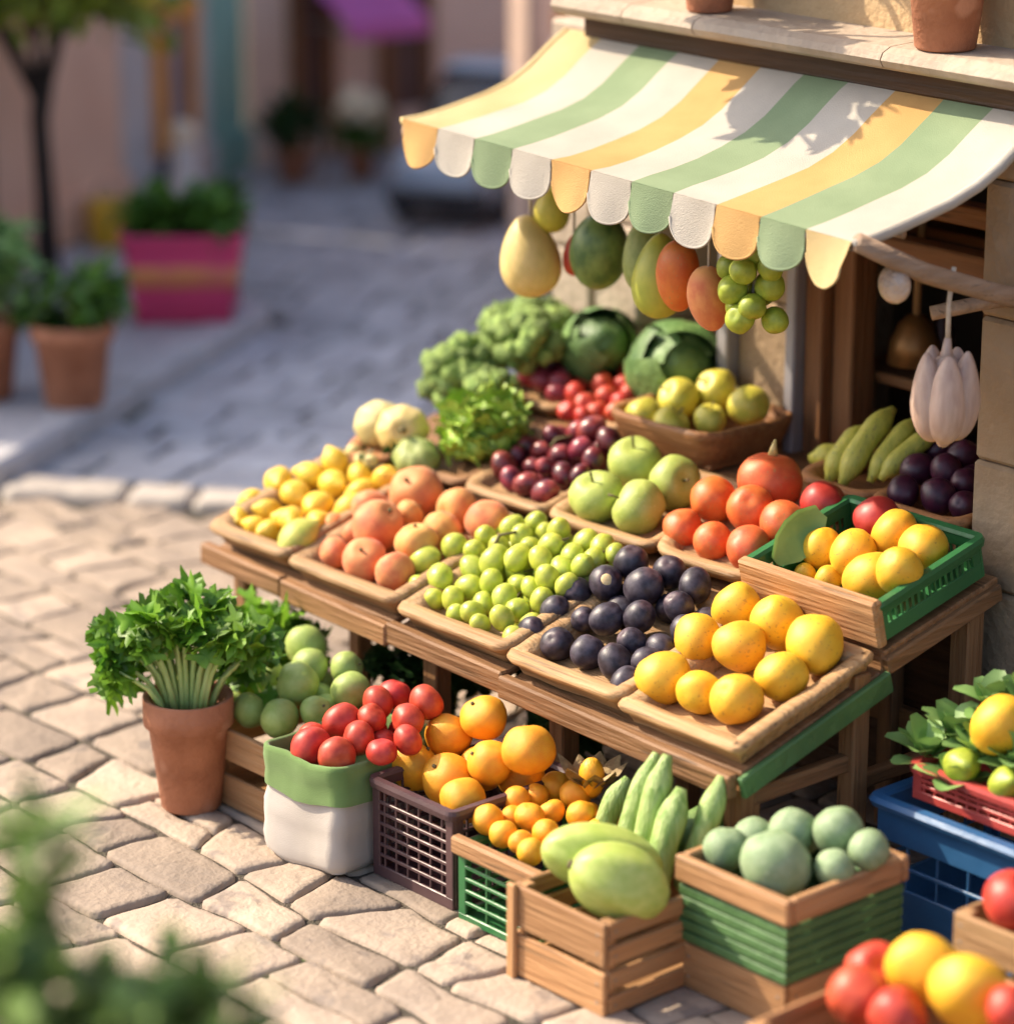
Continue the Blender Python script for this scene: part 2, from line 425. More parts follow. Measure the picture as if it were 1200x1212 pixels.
# ------------------------------------------------------------------ world, sun, camera
AZ, EL = 28.0, 42.0
sun_dir = Vector((math.cos(R(AZ)) * math.cos(R(EL)), math.sin(R(AZ)) * math.cos(R(EL)), -math.sin(R(EL))))
w = bpy.data.worlds.new('World'); sc.world = w; w.use_nodes = True
nt = w.node_tree
sky = nt.nodes.new('ShaderNodeTexSky'); sky.sky_type = 'NISHITA'; sky.sun_disc = False
sky.sun_elevation = R(EL); sky.sun_rotation = math.atan2(-sun_dir.x, -sun_dir.y); sky.dust_density = 3.5; sky.air_density = 1.0
bg = nt.nodes['Background']; bg.inputs['Strength'].default_value = .15
nt.links.new(sky.outputs[0], bg.inputs['Color'])
sl = bpy.data.lights.new('sun', 'SUN'); sl.energy = 3.7; sl.angle = R(.6); sl.color = (1, .855, .65)
so = bpy.data.objects.new('sun', sl); COL.objects.link(so); so.rotation_euler = sun_dir.to_track_quat('-Z', 'Y').to_euler()

PITCH = math.atan2(1196, 3820); HA = R(138.8)
fw = Vector((math.cos(HA) * math.cos(PITCH), math.sin(HA) * math.cos(PITCH), -math.sin(PITCH)))
cd = bpy.data.cameras.new('camera'); cam = bpy.data.objects.new('camera', cd); COL.objects.link(cam)
cam.location = (0, 0, 2.4); cam.rotation_euler = fw.to_track_quat('-Z', 'Y').to_euler()
cd.sensor_fit = 'HORIZONTAL'; cd.sensor_width = 36; cd.lens = 36 * 3820 / 1200; cd.clip_end = 500; cd.clip_start = .05
cd.dof.use_dof = True; cd.dof.focus_distance = 5.88; cd.dof.aperture_fstop = 1.25; cd.dof.aperture_blades = 0
sc.camera = cam
sc.view_settings.view_transform = 'Standard'; sc.view_settings.look = 'None'; sc.view_settings.exposure = 0.98; sc.view_settings.gamma = 1
sc.cycles.use_denoising = True
sc.cycles.max_bounces = 8; sc.cycles.diffuse_bounces = 4; sc.cycles.transparent_max_bounces = 4; sc.cycles.caustics_reflective = False; sc.cycles.caustics_refractive = False
sc.cycles.sample_clamp_indirect = 6

# ------------------------------------------------------------------ ground
KD = Vector((-.506, .8625, 0)); KN = Vector((.8625, .506, 0))       # kerb direction and its road side
K0 = Vector((-6.74, 4.19, 0))
g = MB(); g.add([(-60, -40, -.0105), (40, -40, -.0105), (40, 60, -.0105), (-60, 60, -.0105)], [(0, 1, 2, 3)])
tag(g.build('ground', M['mortar']), kind='structure')

def one_stone(mb, org, ux, uy, u, wd, d, s1, s2, lo, hi, fa, fb, gap, top, tilt, hgt):
    loop = []; nseg = 5
    sl = lambda t, f: (s1 * (1 - t) + s2 * t) * (1 - 2 * f)
    for i in range(nseg + 1):
        t = i / nseg; uu = u + wd * t; loop.append((uu + sl(t, fa), lo(uu)))
    for i in range(1, 3):
        t = i / 3; f = fa + (fb - fa) * t; uu = u + wd; loop.append((uu + sl(1, f) + .008 * noise.noise(Vector((uu * 31, f * 5, lo(uu) * 3))), lo(uu) * (1 - t) + hi(uu) * t))
    for i in range(nseg + 1):
        t = 1 - i / nseg; uu = u + wd * t; loop.append((uu + sl(t, fb), hi(uu)))
    for i in range(1, 3):
        t = 1 - i / 3; f = fa + (fb - fa) * t; loop.append((u + sl(0, f) + .008 * noise.noise(Vector((u * 31, f * 5, lo(u) * 3))), lo(u) * (1 - t) + hi(u) * t))
    # soften corners
    n = len(loop); lp = []
    for i in range(n):
        a, b = Vector(loop[i]), Vector(loop[(i + 1) % n])
        lp += [a * .72 + b * .28, a * .28 + b * .72]
    cx = sum(p.x for p in lp) / len(lp); cy = sum(p.y for p in lp) / len(lp)
    ta, tb, tz = random.uniform(-tilt, tilt), random.uniform(-tilt, tilt), random.uniform(-tilt, tilt) * .6
    vs, fs = [], []
    n = len(lp)
    g2 = gap * random.uniform(.7, 1.7)
    for ins, z in ((g2 * .5, -hgt * 1.6), (g2, -hgt * .45), (g2 + .005, -hgt * .1), (g2 + .014, 0), (g2 + .045, .0006)):
        for p in lp:
            q = Vector((cx, cy)) - p; L = q.length
            p2 = p + q * min(.85, ins / max(L, .02) * 1.25)
            W = org + ux * p2.x + uy * p2.y
            zz = top + z + tz + ta * (p2.x - cx) / wd * 2 + tb * (p2.y - cy) / d * 2 + .0035 * noise.noise(W * 22)
            vs.append((W.x, W.y, zz))
    W = org + ux * cx + uy * cy
    vs.append((W.x, W.y, top + tz + .0025))
    for r_ in range(4):
        for i in range(n):
            i2 = (i + 1) % n
            fs.append((r_ * n + i, r_ * n + i2, (r_ + 1) * n + i2, (r_ + 1) * n + i))
    for i in range(n): fs.append((4 * n + i, 4 * n + (i + 1) % n, 5 * n))
    mb.add(vs, fs, 0, True)

def paving(mb, org, ux, uy, u0, u1, v0, v1, depth, width, keep, gap=.006, top=0.0, tilt=.003, wob=.02, hgt=.014, slant=.02, split=0.0):
    v = v0; row = 0; prev = None
    def wv(k, u):
        return wob * (noise.noise(Vector((u * 1.3, k * 3.7, 1.5))) + .5 * noise.noise(Vector((u * 4.1, k * 2.9, 7.5))))
    while v < v1:
        d = random.uniform(*depth)
        u = u0 + random.random() * .2
        while u < u1:
            wd = random.uniform(*width)
            if random.random() < .15: wd *= .55
            cu, cv = u + wd / 2, v + d / 2
            P = org + ux * cu + uy * cv
            if keep(P):
                s1, s2 = [noise.noise(Vector((q * 9.1, row * 5.3, 3))) * slant for q in (u, u + wd)]
                low = lambda q: v + wv(row, q)
                high = lambda q: v + d + wv(row + 1, q)
                m_ = random.uniform(.38, .62)
                for fa, fb in (((0, m_), (m_, 1)) if wd > .2 and random.random() < split else ((0, 1),)):
                    one_stone(mb, org, ux, uy, u, wd, d * (fb - fa), s1, s2, lambda q: low(q) * (1 - fa) + high(q) * fa, lambda q: low(q) * (1 - fb) + high(q) * fb, fa, fb, gap, top, tilt, hgt)
            u += wd
        v += d; row += 1

SD = Vector((.80, .60, 0)).normalized(); SN = Vector((-SD.y, SD.x, 0))      # the pale strip that closes the square
S0 = Vector((-6.76, 4.14, 0))
def in_square(P): return (P - S0).dot(SN) < -.02 and not (P.y > 4.75)
b = MB()
paving(b, Vector((0, 0, 0)), Vector((1, 0, 0)), Vector((0, 1, 0)), -9.2, -.4, .5, 5.2, (.105, .18), (.12, .30), in_square, hgt=.010, gap=.0058, wob=.034, slant=.06, split=.3)
tag(b.build('stone_paving', M['stone']), kind='structure')
b = MB()
paving(b, S0, SD, SN, -.05, 3.6, -.01, .13, (.14, .141), (.24, .42), lambda P: True, top=.022, hgt=.03)
tag(b.build('kerb_strip', M['kerb']), kind='structure')
b = MB()
def in_road(P): return (P - S0).dot(SN) > .15 and ((P - K0).dot(KN) > -.06 or (P - K0).dot(KD) > 1.98)
paving(b, K0, KN, KD, -2.6, 4.6, -.8, 7.2, (.12, .19), (.16, .30), in_road, wob=.015)
tag(b.build('street_paving', M['setts']), kind='structure')
b = MB()
Mk = Matrix(((KD.x, -KN.x, 0, K0.x), (KD.y, -KN.y, 0, K0.y), (0, 0, 1, 0), (0, 0, 0, 1)))
b.box((.99, 1.55, .02), (1.97, 2.9, .095), .012, 0, M=Mk)
tag(b.build('sidewalk', M['walk']), kind='structure')
b = MB(); x = 0
while x < 1.7:
    L = random.uniform(.42, .62)
    b.box((x + L / 2, .06, .02 + random.uniform(-.002, .002)), (L - .008, .115, .108), .016, 0, M=Mk); x += L
tag(b.build('sidewalk_kerb', M['walk']), kind='structure')

# ------------------------------------------------------------------ the fruit shop
shop = thing('fruit_shop', 'tan stone shop building with rounded ledge, wooden door frame and dim shelves behind the stall', 'building', (-3.6, 4.6, 0))
SL = Vector((-3.6, 4.6, 0))
def sbuild(b, name, mats, parent=None):
    if parent is None: return b.build(name, mats, shop, -SL)
    return b.build(name, mats, parent)
# upper wall in large rendered blocks
b = MB()
z = 1.43
rows = [.32, .30, .30, .30]
for i, h in enumerate(rows):
    x = -4.84 - (0 if i % 2 else .0)
    while x < -1.6:
        L = random.uniform(.42, .62)
        if x < -4.8: L = .5 if i % 2 else .34
        b.box((x + L / 2, 4.725, z + h / 2), (L - .004, .42, h - .004), .006, 0); x += L
    z += h
sbuild(b, 'wall', M['stucco'])
# ledge: half-round moulding over a recessed fillet, coloured dark for the shade beneath
b = MB()
prof = [(4.56, 1.408), (4.41, 1.408), (4.385, 1.411), (4.366, 1.419), (4.357, 1.432), (4.364, 1.445), (4.385, 1.454), (4.56, 1.459)]
for x0, x1, mi in ((-4.845, -4.64, 0), (-4.637, -4.44, 0), (-4.437, -3.95, 0), (-3.947, -3.45, 0), (-3.447, -2.6, 0), (-2.597, -1.7, 0)):
    o = len(b.v); n = len(prof)
    b.add([(x, y, zz) for x in (x0, x1) for y, zz in prof], [(i, i + n, i + n + 1, i + 1) for i in range(n - 1)] + [tuple(range(n)), tuple(range(n, 2 * n))[::-1]], 0, False)
sbuild(b, 'ledge', M['palestone'])
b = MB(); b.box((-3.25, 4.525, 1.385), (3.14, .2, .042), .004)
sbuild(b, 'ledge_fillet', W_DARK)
# piers
def pier(x0, x1, y0, y1, hs, m, name):
    b = MB(); z = -.02; i = 0
    zt = 1.31 if x0 > -3.8 else 1.352
    while z < zt - .002:
        h = min(hs[i % len(hs)], zt - z)
        b.box(((x0 + x1) / 2, (y0 + y1) / 2, z + h / 2), (x1 - x0 - .003 * (i % 2), y1 - y0 - .003 * (i % 2), h - .003), .007, 0)
        z += h; i += 1
    sbuild(b, name, m)
pier(-3.695, -3.05, 4.365, 4.9, (.25, .262, .24, .27), M['ashlar'], 'stone_pier')
pier(-4.535, -4.375, 4.6, 4.9, (.30, .27), M['ashlar'], 'stone_pier')
pier(-5.115, -4.985, 4.6, 4.9, (.24, .2), M['palestone'], 'stone_pier')
pier(-4.975, -4.835, 4.6, 4.9, (.26, .22), M['palestone'], 'stone_pier')
b = MB()
b.box((-4.552, 4.64, .66), (.032, .14, 1.38), .004, 0); b.box((-4.36, 4.64, .66), (.028, .14, 1.38), .004, 0)
sbuild(b, 'door_trim', M['greytrim'])
pier(-3.047, -2.3, 4.52, 4.9, (.25, .262, .24, .27), M['ashlar'], 'wall')
pier(-2.297, -1.6, 4.52, 5.6, (.25, .262, .24, .27), M['ashlar'], 'wall')
b = MB(); b.box((-4.55, 4.69, 1.36), (.86, .2, .06), .004)
sbuild(b, 'lintel', W_STAND)
# wooden shop front
b = MB()
b.box((-4.318, 4.64, .66), (.05, .09, 1.38), .004); b.box((-4.262, 4.655, .66), (.055, .07, 1.38), .004)
sbuild(b, 'door_frame', W_FRAME)
b = MB()
for zz, h in ((1.225, .05), (1.10, .04), (1.005, .045)):
    b.box((-3.98, 4.66, zz), (.52, .05, h), .004)
b.box((-3.885, 4.655, .8), (.045, .06, 1.1), .004); b.box((-3.76, 4.66, .8), (.05, .06, 1.1), .004)
sbuild(b, 'transom_frame', W_FRAME)
b = MB()
b.box((-4.02, 4.78, .716), (.62, .15, .022), .003); b.box((-4.06, 5.0, .98), (.9, .22, .02), .003); b.box((-4.06, 5.0, .42), (.9, .22, .02), .003)
sbuild(b, 'shelf', W_FRAME)
b = MB()
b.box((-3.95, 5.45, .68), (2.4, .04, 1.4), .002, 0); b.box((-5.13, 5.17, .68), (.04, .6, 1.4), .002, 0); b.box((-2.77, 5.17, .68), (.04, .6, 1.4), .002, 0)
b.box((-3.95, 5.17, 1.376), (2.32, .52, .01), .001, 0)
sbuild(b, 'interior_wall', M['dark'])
b = MB(); b.box((-4.35, 4.735, .26), (1.32, .03, .56), .003)  # panel coloured dark to stand in for the shade under the stand
sbuild(b, 'shaded_base_panel', W_DARK)
b = MB(); b.box((-3.95, 5.0, 2.68), (2.6, .9, .05), .004)
sbuild(b, 'roof', M['terracotta'])
b = MB(); b.box((-3.2, 5.6, 2.0), (3.2, .02, 1.3), .002, 0)
sbuild(b, 'rear_wall', M['stucco'])

# things on the dim shelves
b = MB()
b.lathe([(.0, .1), (.018, .098), (.035, .08), (.05, .045), (.056, .0), (.05, 0), (.0, .02)], 24)
t = thing('ladle', 'dull brass ladle hanging bowl down in the dim shop opening', 'ladle', (-4.17, 4.735, .755))
b.build('bowl', M['brass'], t)
b = MB(); b.tube([(0, 0, .095), (.002, 0, .22), (.004, .01, .335)], .008, 8); b.build('handle', W_TRAY[2], t)
for k, (x, h, r) in enumerate(((-4.30, .1, .03), (-4.22, .13, .026), (-4.06, .09, .035))):
    b = MB(); b.lathe([(0, 0), (r, 0), (r * 1.08, h * .3), (r, h * .7), (r * .5, h * .85), (r * .55, h), (0, h)], 20)
    tag(b.build('jar', M['brown_glass'] if 'brown_glass' in M else M['brownplastic'], None, (x + .06, 4.8, .7275)),
        ('squat dark jar at the left end of the dim shop shelf', 'tall dark jar in the middle of the dim shop shelf', 'round dark jar beside the ladle on the dim shop shelf')[k], 'jar', 'dark jars on the shop shelf')

# flower pots on the ledge
def clay_pot(b, r0, r1, h, rim=.022, rh=.03, mi=0):
    b.lathe([(0, 0), (r0 * .94, 0), (r0, .004), (r0 + (r1 - r0) * (1 - rh / h), h - rh), (r1 + rim * .25, h - rh + .002), (r1 + rim * .32, h - rh * .5), (r1 + rim * .25, h - .003), (r1 + .001, h), (r1 - .009, h - .003), (r1 - .014, h - .03), (0, h - .034)], 40, mi)
def leaf(mb, p, d, up, L, W, mi=0, curl=.25, lobes=0, tint=None, fold=.25, round_=False):
    d = d.normalized(); s = d.cross(up)
    s = s.normalized() if s.length > 1e-4 else d.orthogonal().normalized()
    n = s.cross(d)
    t_ = random.random() if tint is None else tint
    if lobes:
        c = p + d * L * .5; vs = [c + n * L * .06]; m = lobes * 2 * 2
        for k in range(m):
            a = 2 * math.pi * k / m
            rr = (.52 if k % 4 < 2 else .30) * (1 + .25 * random.uniform(-1, 1))
            vs.append(c + d * math.cos(a) * L * rr + s * math.sin(a) * W * rr * 1.5 + n * L * random.uniform(-.11, .11))
        mb.add(vs, [(0, k + 1, (k + 1) % m + 1) for k in range(m)], mi, True, None, t_)
        return
    prof = (.3, .88, 1.05, .92, .42) if round_ else (.12, .72, 1.0, .78, .06); vs = []
    for i, q in enumerate(prof):
        x = i / 4
        c = p + d * L * x - n * curl * L * x * x
        vs += [c - s * W * .5 * q + n * fold * W * .5 * q, c, c + s * W * .5 * q + n * fold * W * .5 * q]
    fs = []
    for i in range(4):
        a = i * 3
        fs += [(a, a + 3, a + 4, a + 1), (a + 1, a + 4, a + 5, a + 2)]
    mb.add(vs, fs, mi, True, None, t_)
def rdir(zmin=-1.0):
    while True:
        v = Vector((random.uniform(-1, 1), random.uniform(-1, 1), random.uniform(zmin, 1)))
        if .1 < v.length < 1: return v.normalized()
def foliage(mb, c, rad, n, L, W, mi=0, lobes=0, zmin=-.6, clump=0):
    c = Vector(c); rad = Vector(rad)
    cl = [rdir(zmin) * random.uniform(.35, .95) for _ in range(clump)] if clump else None
    for _ in range(n):
        v = rdir(zmin)
        if cl:
            base = random.choice(cl); v = base + rdir() * random.uniform(.05, .42)
        else: v = v * random.uniform(.35, 1.0)
        p = c + Vector((v.x * rad.x, v.y * rad.y, v.z * rad.z))
        d = (v * .7 + rdir() * .8 + Vector((0, 0, .15)))
        leaf(mb, p, d, Vector((0, 0, 1)) + rdir() * .4, L * random.uniform(.7, 1.25), W * random.uniform(.7, 1.2), mi, random.uniform(.05, .5), lobes)
for k, (x, r0, r1, lab) in enumerate(((-3.862, .056, .078, 'terracotta flower pot standing on the right end of the ledge above the striped awning'),
                                      (-4.468, .045, .062, 'smaller terracotta flower pot on the ledge, half out of frame above the awning middle'))):
    t = thing('flower_pot', lab, 'flower pot', (x, 4.435, 1.4565), 'flower pots on the ledge')
    b = MB(); clay_pot(b, r0, r1, .19); b.build('pot', M['terracotta'], t)
    b = MB(); foliage(b, (0, 0, .30), (.15, .1, .13), 170, .06, .03, 0, 0, -.5, 12); b.build('foliage', M['leaf'], t)
    b = MB(); [b.tube([(0, 0, .15), (random.uniform(-.05, .05), random.uniform(-.05, .05), .3)], .005, 5) for _ in range(5)]; b.build('stem', M['twig'], t)
# basket added out of the frame above the awning to cast shade on it
t = thing('shade_basket', 'unseen trailing plant in a wire basket, added to cast shade on the awning', 'shade caster', (-4.645, 4.12, 1.80))
b = MB(); b.lathe([(0, -.1), (.07, -.09), (.1, -.03), (.105, .02), (.098, .02), (0, 0)], 24); b.build('basket', W_BASKET[0], t)
b = MB(); foliage(b, (0, 0, .03), (.17, .15, .1), 200, .07, .035, 0, 0, -.7, 14); b.build('foliage', M['darkleaf'], t)
b = MB(); b.tube([(0, 0, .0), (0, 0, .3), (0, .05, .34), (0, .4, .34)], .008, 8); b.build('bracket', M['steel'], t)

# ------------------------------------------------------------------ awning
AX0, AX1 = -4.88, -3.672
aw = thing('awning', 'striped yellow, white and sage green fabric awning with scalloped edge over the stall', 'awning', (-4.27, 4.44, 1.2))
AL = Vector((-4.27, 4.44, 1.2))
def aroll(x): return .0225 - .045 * (x - AX0) / (AX1 - AX0)
AP = [(4.0, 1.2165), (4.045, 1.222), (4.10, 1.229), (4.16, 1.239), (4.22, 1.252), (4.28, 1.272), (4.33, 1.298), (4.37, 1.326), (4.405, 1.35), (4.44, 1.372)]
SEQ = [3, 0, 1, 0, 2, 0, 1, 0, 2, 1, 0]
AM = [M['aw_white'], M['aw_green'], M['aw_yellow'], M['aw_pale']]
b = MB(); ns = 5
xs = [AX0 + (AX1 - AX0) * i / (11 * ns) for i in range(11 * ns + 1)]
def apt(x, y, z, off=0):
    fr = (4.44 - y) / .44
    sag = .005 * math.sin((x - AX0) / (AX1 - AX0) * 11 * math.pi) * fr * 0 + .009 * noise.noise(Vector((x * 4, y * 5, 2))) * (1 if 4.01 < y < 4.43 else 0)
    x += .055 * max(0, 1 - fr) ** 1.3 * max(0, (x - AX0) / (AX1 - AX0)) ** 2
    return (x, y, z + aroll(x) * fr + sag + off)
for side, off in ((0, 0), (1, -.0035)):
    vs = [apt(x, y, z, off) for x in xs for y, z in AP]; n = len(AP)
    for i in range(11 * ns):
        k = SEQ[i // ns]
        fs = [(i * n + j, (i + 1) * n + j, (i + 1) * n + j + 1, i * n + j + 1) for j in range(n - 1)]
        if side: fs = [q[::-1] for q in fs]
        o = [vs[q] for q in range(i * n, (i + 2) * n)]
        b.add(o, [[q - i * n for q in f] for f in fs], k, True, None, .5)
can = b.build('canopy', AM, aw, -AL)
b = MB()
for x, mm in ((AX0 - .001, 'aw_pale'), (AX1 + .001, 'aw_white')):
    b = MB(); b.tube([Vector(apt(x, y, z, -.006)) for y, z in AP], .0085, 8, 0, flat=1.3); b.build('edge_hem', M[mm], aw, -AL)
b = MB(); b.tube([(AX0 + .01, 4.006, 1.204 + .0225), (AX1 - .01, 4.006, 1.204 - .0225)], .008, 10); b.build('front_bar', M['steel'], aw, -AL)
SW = (AX1 - AX0) / 11
SCM = [M['aw_yellow'], M['aw_white'], M['aw_green'], M['aw_white'], M['aw_yellow'], M['aw_white'], M['aw_green'], M['aw_white'], M['aw_yellow'], M['aw_green'], M['aw_pale']]
for i in range(11):
    b = MB(); x0 = AX0 + SW * i; hgt = .084 + random.uniform(-.004, .004)
    nx, nz = 12, 9; ph = random.random() * 6
    for side in (0, 1):
        vs = []
        for a in range(nx + 1):
            u = a / nx; hh = hgt - .046 * (1 - math.sqrt(max(0, 1 - (2 * u - 1) ** 2)))
            for c in range(nz + 1):
                v = c / nz
                x = x0 + .002 + (SW - .004) * u
                bulge = .011 * math.sin(math.pi * u) * v ** 1.3 + .006 * math.sin(ph + u * 5) * v + .004 * v * v
                if i == 10: bulge -= .030 * max(0, u - .55) ** 1.0 * -1.6 * v
                y = 3.9965 - bulge + (.0022 if side else 0)
                vs.append((x, y, 1.2165 + aroll(x) - hh * v))
        fs = [(a * (nz + 1) + c, a * (nz + 1) + c + 1, (a + 1) * (nz + 1) + c + 1, (a + 1) * (nz + 1) + c) for a in range(nx) for c in range(nz)]
        if side: fs = [f[::-1] for f in fs]
        b.add(vs, fs, 0, True, None, .5)
    rim = [(x0 + .002 + (SW - .004) * u, 3.9975 - (.011 * math.sin(math.pi * u) + .006 * math.sin(ph + u * 5) + .004 + (.048 * max(0, u - .55) if i == 10 else 0)),
            1.2165 + aroll(x0 + SW * u) - (hgt - .046 * (1 - math.sqrt(max(0, 1 - (2 * u - 1) ** 2))))) for u in [q / 24 for q in range(25)]]
    b.tube(rim, .0024, 6)
    b.build('scallop', SCM[i], aw, -AL)
b = MB()
b.tube([(-3.668, 4.004, 1.194), (-3.625, 4.13, 1.128), (-3.58, 4.26, 1.081), (-3.545, 4.365, 1.047)], [.017, .018, .018, .019], 10)
b.build('arm', W_BEAM[1], aw, -AL)
b = MB(); b.tube([(-4.876, 4.004, 1.215), (-4.87, 4.2, 1.17), (-4.86, 4.605, 1.07)], .016, 10); b.build('arm', W_BEAM[1], aw, -AL)

b = MB()
t = thing('hanging_ornament', 'round frosted disc ornament hanging from the awning arm', 'ornament', (-3.655, 4.09, 1.108))
b.ball((0, 0, 0), (.033, .022, .034), lambda d, th, ph: d * (1 + .03 * noise.noise(d * 4)), 28, 18); b.build('disc', M['glass'], t)
b = MB(); b.tube([(0, 0, .03), (.001, .002, .04), (0, .002, .05)], .0025, 6); b.tube([(0, 0, .032), (0, 0, .043)], .007, 8); b.build('hook', M['steel'], t)
b = MB(); b.tube([(-3.60, 4.37, 1.052), (-3.645, 4.31, 1.042), (-3.70, 4.24, 1.024)], [.014, .0135, .013], 10)
tag(b.build('wooden_peg', W_BEAM[0]), 'short rounded wooden peg sticking out of the stone pier', 'peg')
# garlic
t = thing('garlic_bulb', 'large pale garlic bulb hanging by a cord beside the stone pier', 'garlic', (-3.612, 4.185, .90))
for k in range(5):
    a = k * 2 * math.pi / 5 - R(43)
    b = MB()
    def fg(d, th, ph): return Vector((d.x * (1 - .34 * d.z - .1 * d.z * d.z), d.y * (1 - .30 * d.z), d.z + .12 * d.x * (d.z < 0)))
    b.ball((0, 0, 0), (.031, .033, .082), fg, 20, 16)
    b.build('clove', M['garlic'], t, (.032 * math.cos(a), .032 * math.sin(a), .003 * (k % 2)), (0, R(4), a))
b = MB(); b.ball((0, 0, 0), (.036, .036, .078), None, 20, 12); b.tube([(0, 0, .055), (0, 0, .085), (.001, 0, .105)], [.018, .009, .006], 10); b.ball((0, 0, -.082), (.013, .013, .012), lambda d, th, ph: d * (1 + .3 * noise.noise(d * 5)), 14, 8)
b.build('neck', M['garlic'], t)
b = MB(); b.tube([(.001, 0, .1), (.0, .0, .17), (.006, .003, .232)], .0045, 8); b.build('cord', M['rope'], t)
# ------------------------------------------------------------------ tiered stand
st = thing('display_stand', 'tiered wooden market stand with sloping tops holding the fruit trays', 'market stand', (-4.36, 4.0, 0))
ST = Vector((-4.36, 4.0, 0))
def stb(b, name, mats): return b.build(name, mats, st, -ST)
T1 = math.atan(.29); T2 = math.atan(.245)
def roll(x): return -.03 * (x + 4.36)
b = MB()
for x0, x1 in ((-5.125, -4.54), (-4.536, -4.21), (-4.206, -3.60)):
    xm = (x0 + x1) / 2
    b.box((xm, 3.86, .381 + roll(xm)), (x1 - x0, .36, .014), .003, 0, (T1, 0, 0))
stb(b, 'sloping_top', W_STAND)
b = MB()
segs = [(-5.135, -4.868, .0), (-4.864, -4.532, -.002), (-4.536, -4.2, .004), (-4.205, -3.602, -.002)]
for i, (x0, x1, dy) in enumerate(segs):
    xm = (x0 + x1) / 2
    b.box((xm, 3.672 - .004 * (i % 2), .325 + roll(xm) + dy), (x1 - x0, .024, .044), .004, None, (0, .03, 0))
stb(b, 'front_apron', W_STAND)
b = MB()
b.box((-3.592, 3.862, .352), (.014, .385, .042), .003, 1, (T1, 0, 0))
stb(b, 'side_board', M['greenpaint'])
b = MB()
for x0, x1 in ((-5.15, -4.4), (-4.396, -3.60)):
    b.box(((x0 + x1) / 2, 4.19, .490), (x1 - x0, .31, .014), .003, 0, (T2, 0, 0))
b.box((-4.374, 4.047, .432), (1.54, .02, .05), .003); b.box((-3.598, 4.19, .47), (.02, .31, .034), .004, None, (T2, 0, 0)); b.box((-5.15, 4.19, .47), (.02, .31, .034), .004, None, (T2, 0, 0))
stb(b, 'upper_top', W_STAND)
b = MB(); b.box((-4.43, 4.53, .55), (1.46, .37, .018), .003); b.box((-4.43, 4.345, .528), (1.46, .018, .05), .003)
stb(b, 'back_shelf', W_STAND)
for x, y, h, s in ((-3.637, 3.725, .325, .048), (-3.618, 3.985, .43, .04), (-3.622, 4.285, .50, .044), (-3.80, 4.285, .50, .036), (-5.075, 3.73, .335, .036), (-4.862, 3.86, .36, .036), (-4.50, 3.76, .33, .04), (-4.145, 3.77, .33, .042),
                   (-5.1, 4.30, .50, .036), (-4.5, 4.3, .5, .036), (-4.1, 4.05, .42, .036), (-5.1, 4.68, .54, .036), (-3.79, 4.60, .54, .036)):
    b = MB(); b.box((x, y, h / 2), (s, s, h), .003, 2, taper=.9 if h < .33 and x > -3.7 else 1)
    stb(b, 'leg', W_STAND)
b = MB(); b.box((-3.622, 3.855, .262), (.022, .25, .032), .003); b.box((-3.625, 4.14, .215), (.022, .28, .03), .003)
b.box((-4.36, 4.30, .22), (1.46, .022, .04), .003)
stb(b, 'stretcher', W_STAND)
b = MB(); b.box((-3.97, 4.315, .25), (.70, .012, .44), .002)  # dark board added to deepen the shade under the stand
stb(b, 'shade_board', W_DARK)

# ------------------------------------------------------------------ trays and baskets
def tray_prof(t, h, flare):   # inside bottom edge -> lip -> outside bottom edge, offsets outward from the nominal rim line
    return [(-t * .9 - flare, .004), (-t * .8, h * .7), (-t * .62, h - .004), (-t * .3, h), (t * .2, h + .001), (t * .42, h - .006), (t * .3, h - .016), (t * .05 - flare * .3, h * .45), (-flare, 0)]
def make_tray(name, label, cat, x0, x1, y, z, depth, h, tilt, mats=None, group=None, cr=.03, t=.028, flare=.008, wob=.0025):
    mats = mats or W_TRAY
    w = x1 - x0
    r = thing(name, label, cat, ((x0 + x1) / 2, y, z), group, (tilt, 0, random.uniform(-.012, .012)))
    b = MB(); b.ring(w - .012, depth, tray_prof(t, h, flare), cr, 6, 0, True, wob, Matrix.Translation((0, depth / 2, 0)))
    b.build('rim', mats[0], r)
    b = MB(); b.box((0, depth / 2, .006), (w - .05, depth - .05, .009), .003, 0); b.build('base', mats[0], r)
    return r
G1 = 'shallow pale wooden trays on the front tier'
for nm, x0, x1, what in (('lemon', -5.125, -4.868, 'lemons at the left end of the front tier'), ('peach', -4.864, -4.528, 'peaches on the front tier'), ('grape', -4.522, -4.208, 'green grapes in the middle of the front tier'),
                         ('plum', -4.204, -3.902, 'dark plums on the front tier'), ('mango', -3.898, -3.602, 'yellow mangoes at the right end of the front tier')):
    xm = (x0 + x1) / 2
    make_tray('fruit_tray', 'shallow pale wooden tray of ' + what, 'tray', x0, x1, 3.694, .347 + roll(xm), .332, .047, T1, group=G1, cr=.022 if nm != 'mango' else .008, t=.034)
G2 = 'shallow wooden trays on the upper tier'
make_tray('fruit_tray', 'shallow wooden tray of red grapes on the upper tier', 'tray', -4.755, -4.508, 4.052, .478, .27, .032, T2, group=G2)
make_tray('fruit_tray', 'shallow wooden tray of green apples on the upper tier', 'tray', -4.503, -4.205, 4.052, .478, .27, .032, T2, group=G2)
make_tray('fruit_tray', 'rounded wooden tray of orange persimmons on the upper tier', 'tray', -4.2, -3.93, 4.045, .482, .28, .034, T2, group=G2, cr=.05)
make_tray('fruit_tray', 'narrow brown wooden tray under the green lettuce on the upper tier', 'tray', -4.95, -4.765, 4.06, .478, .25, .03, T2, W_STAND, group=G2)
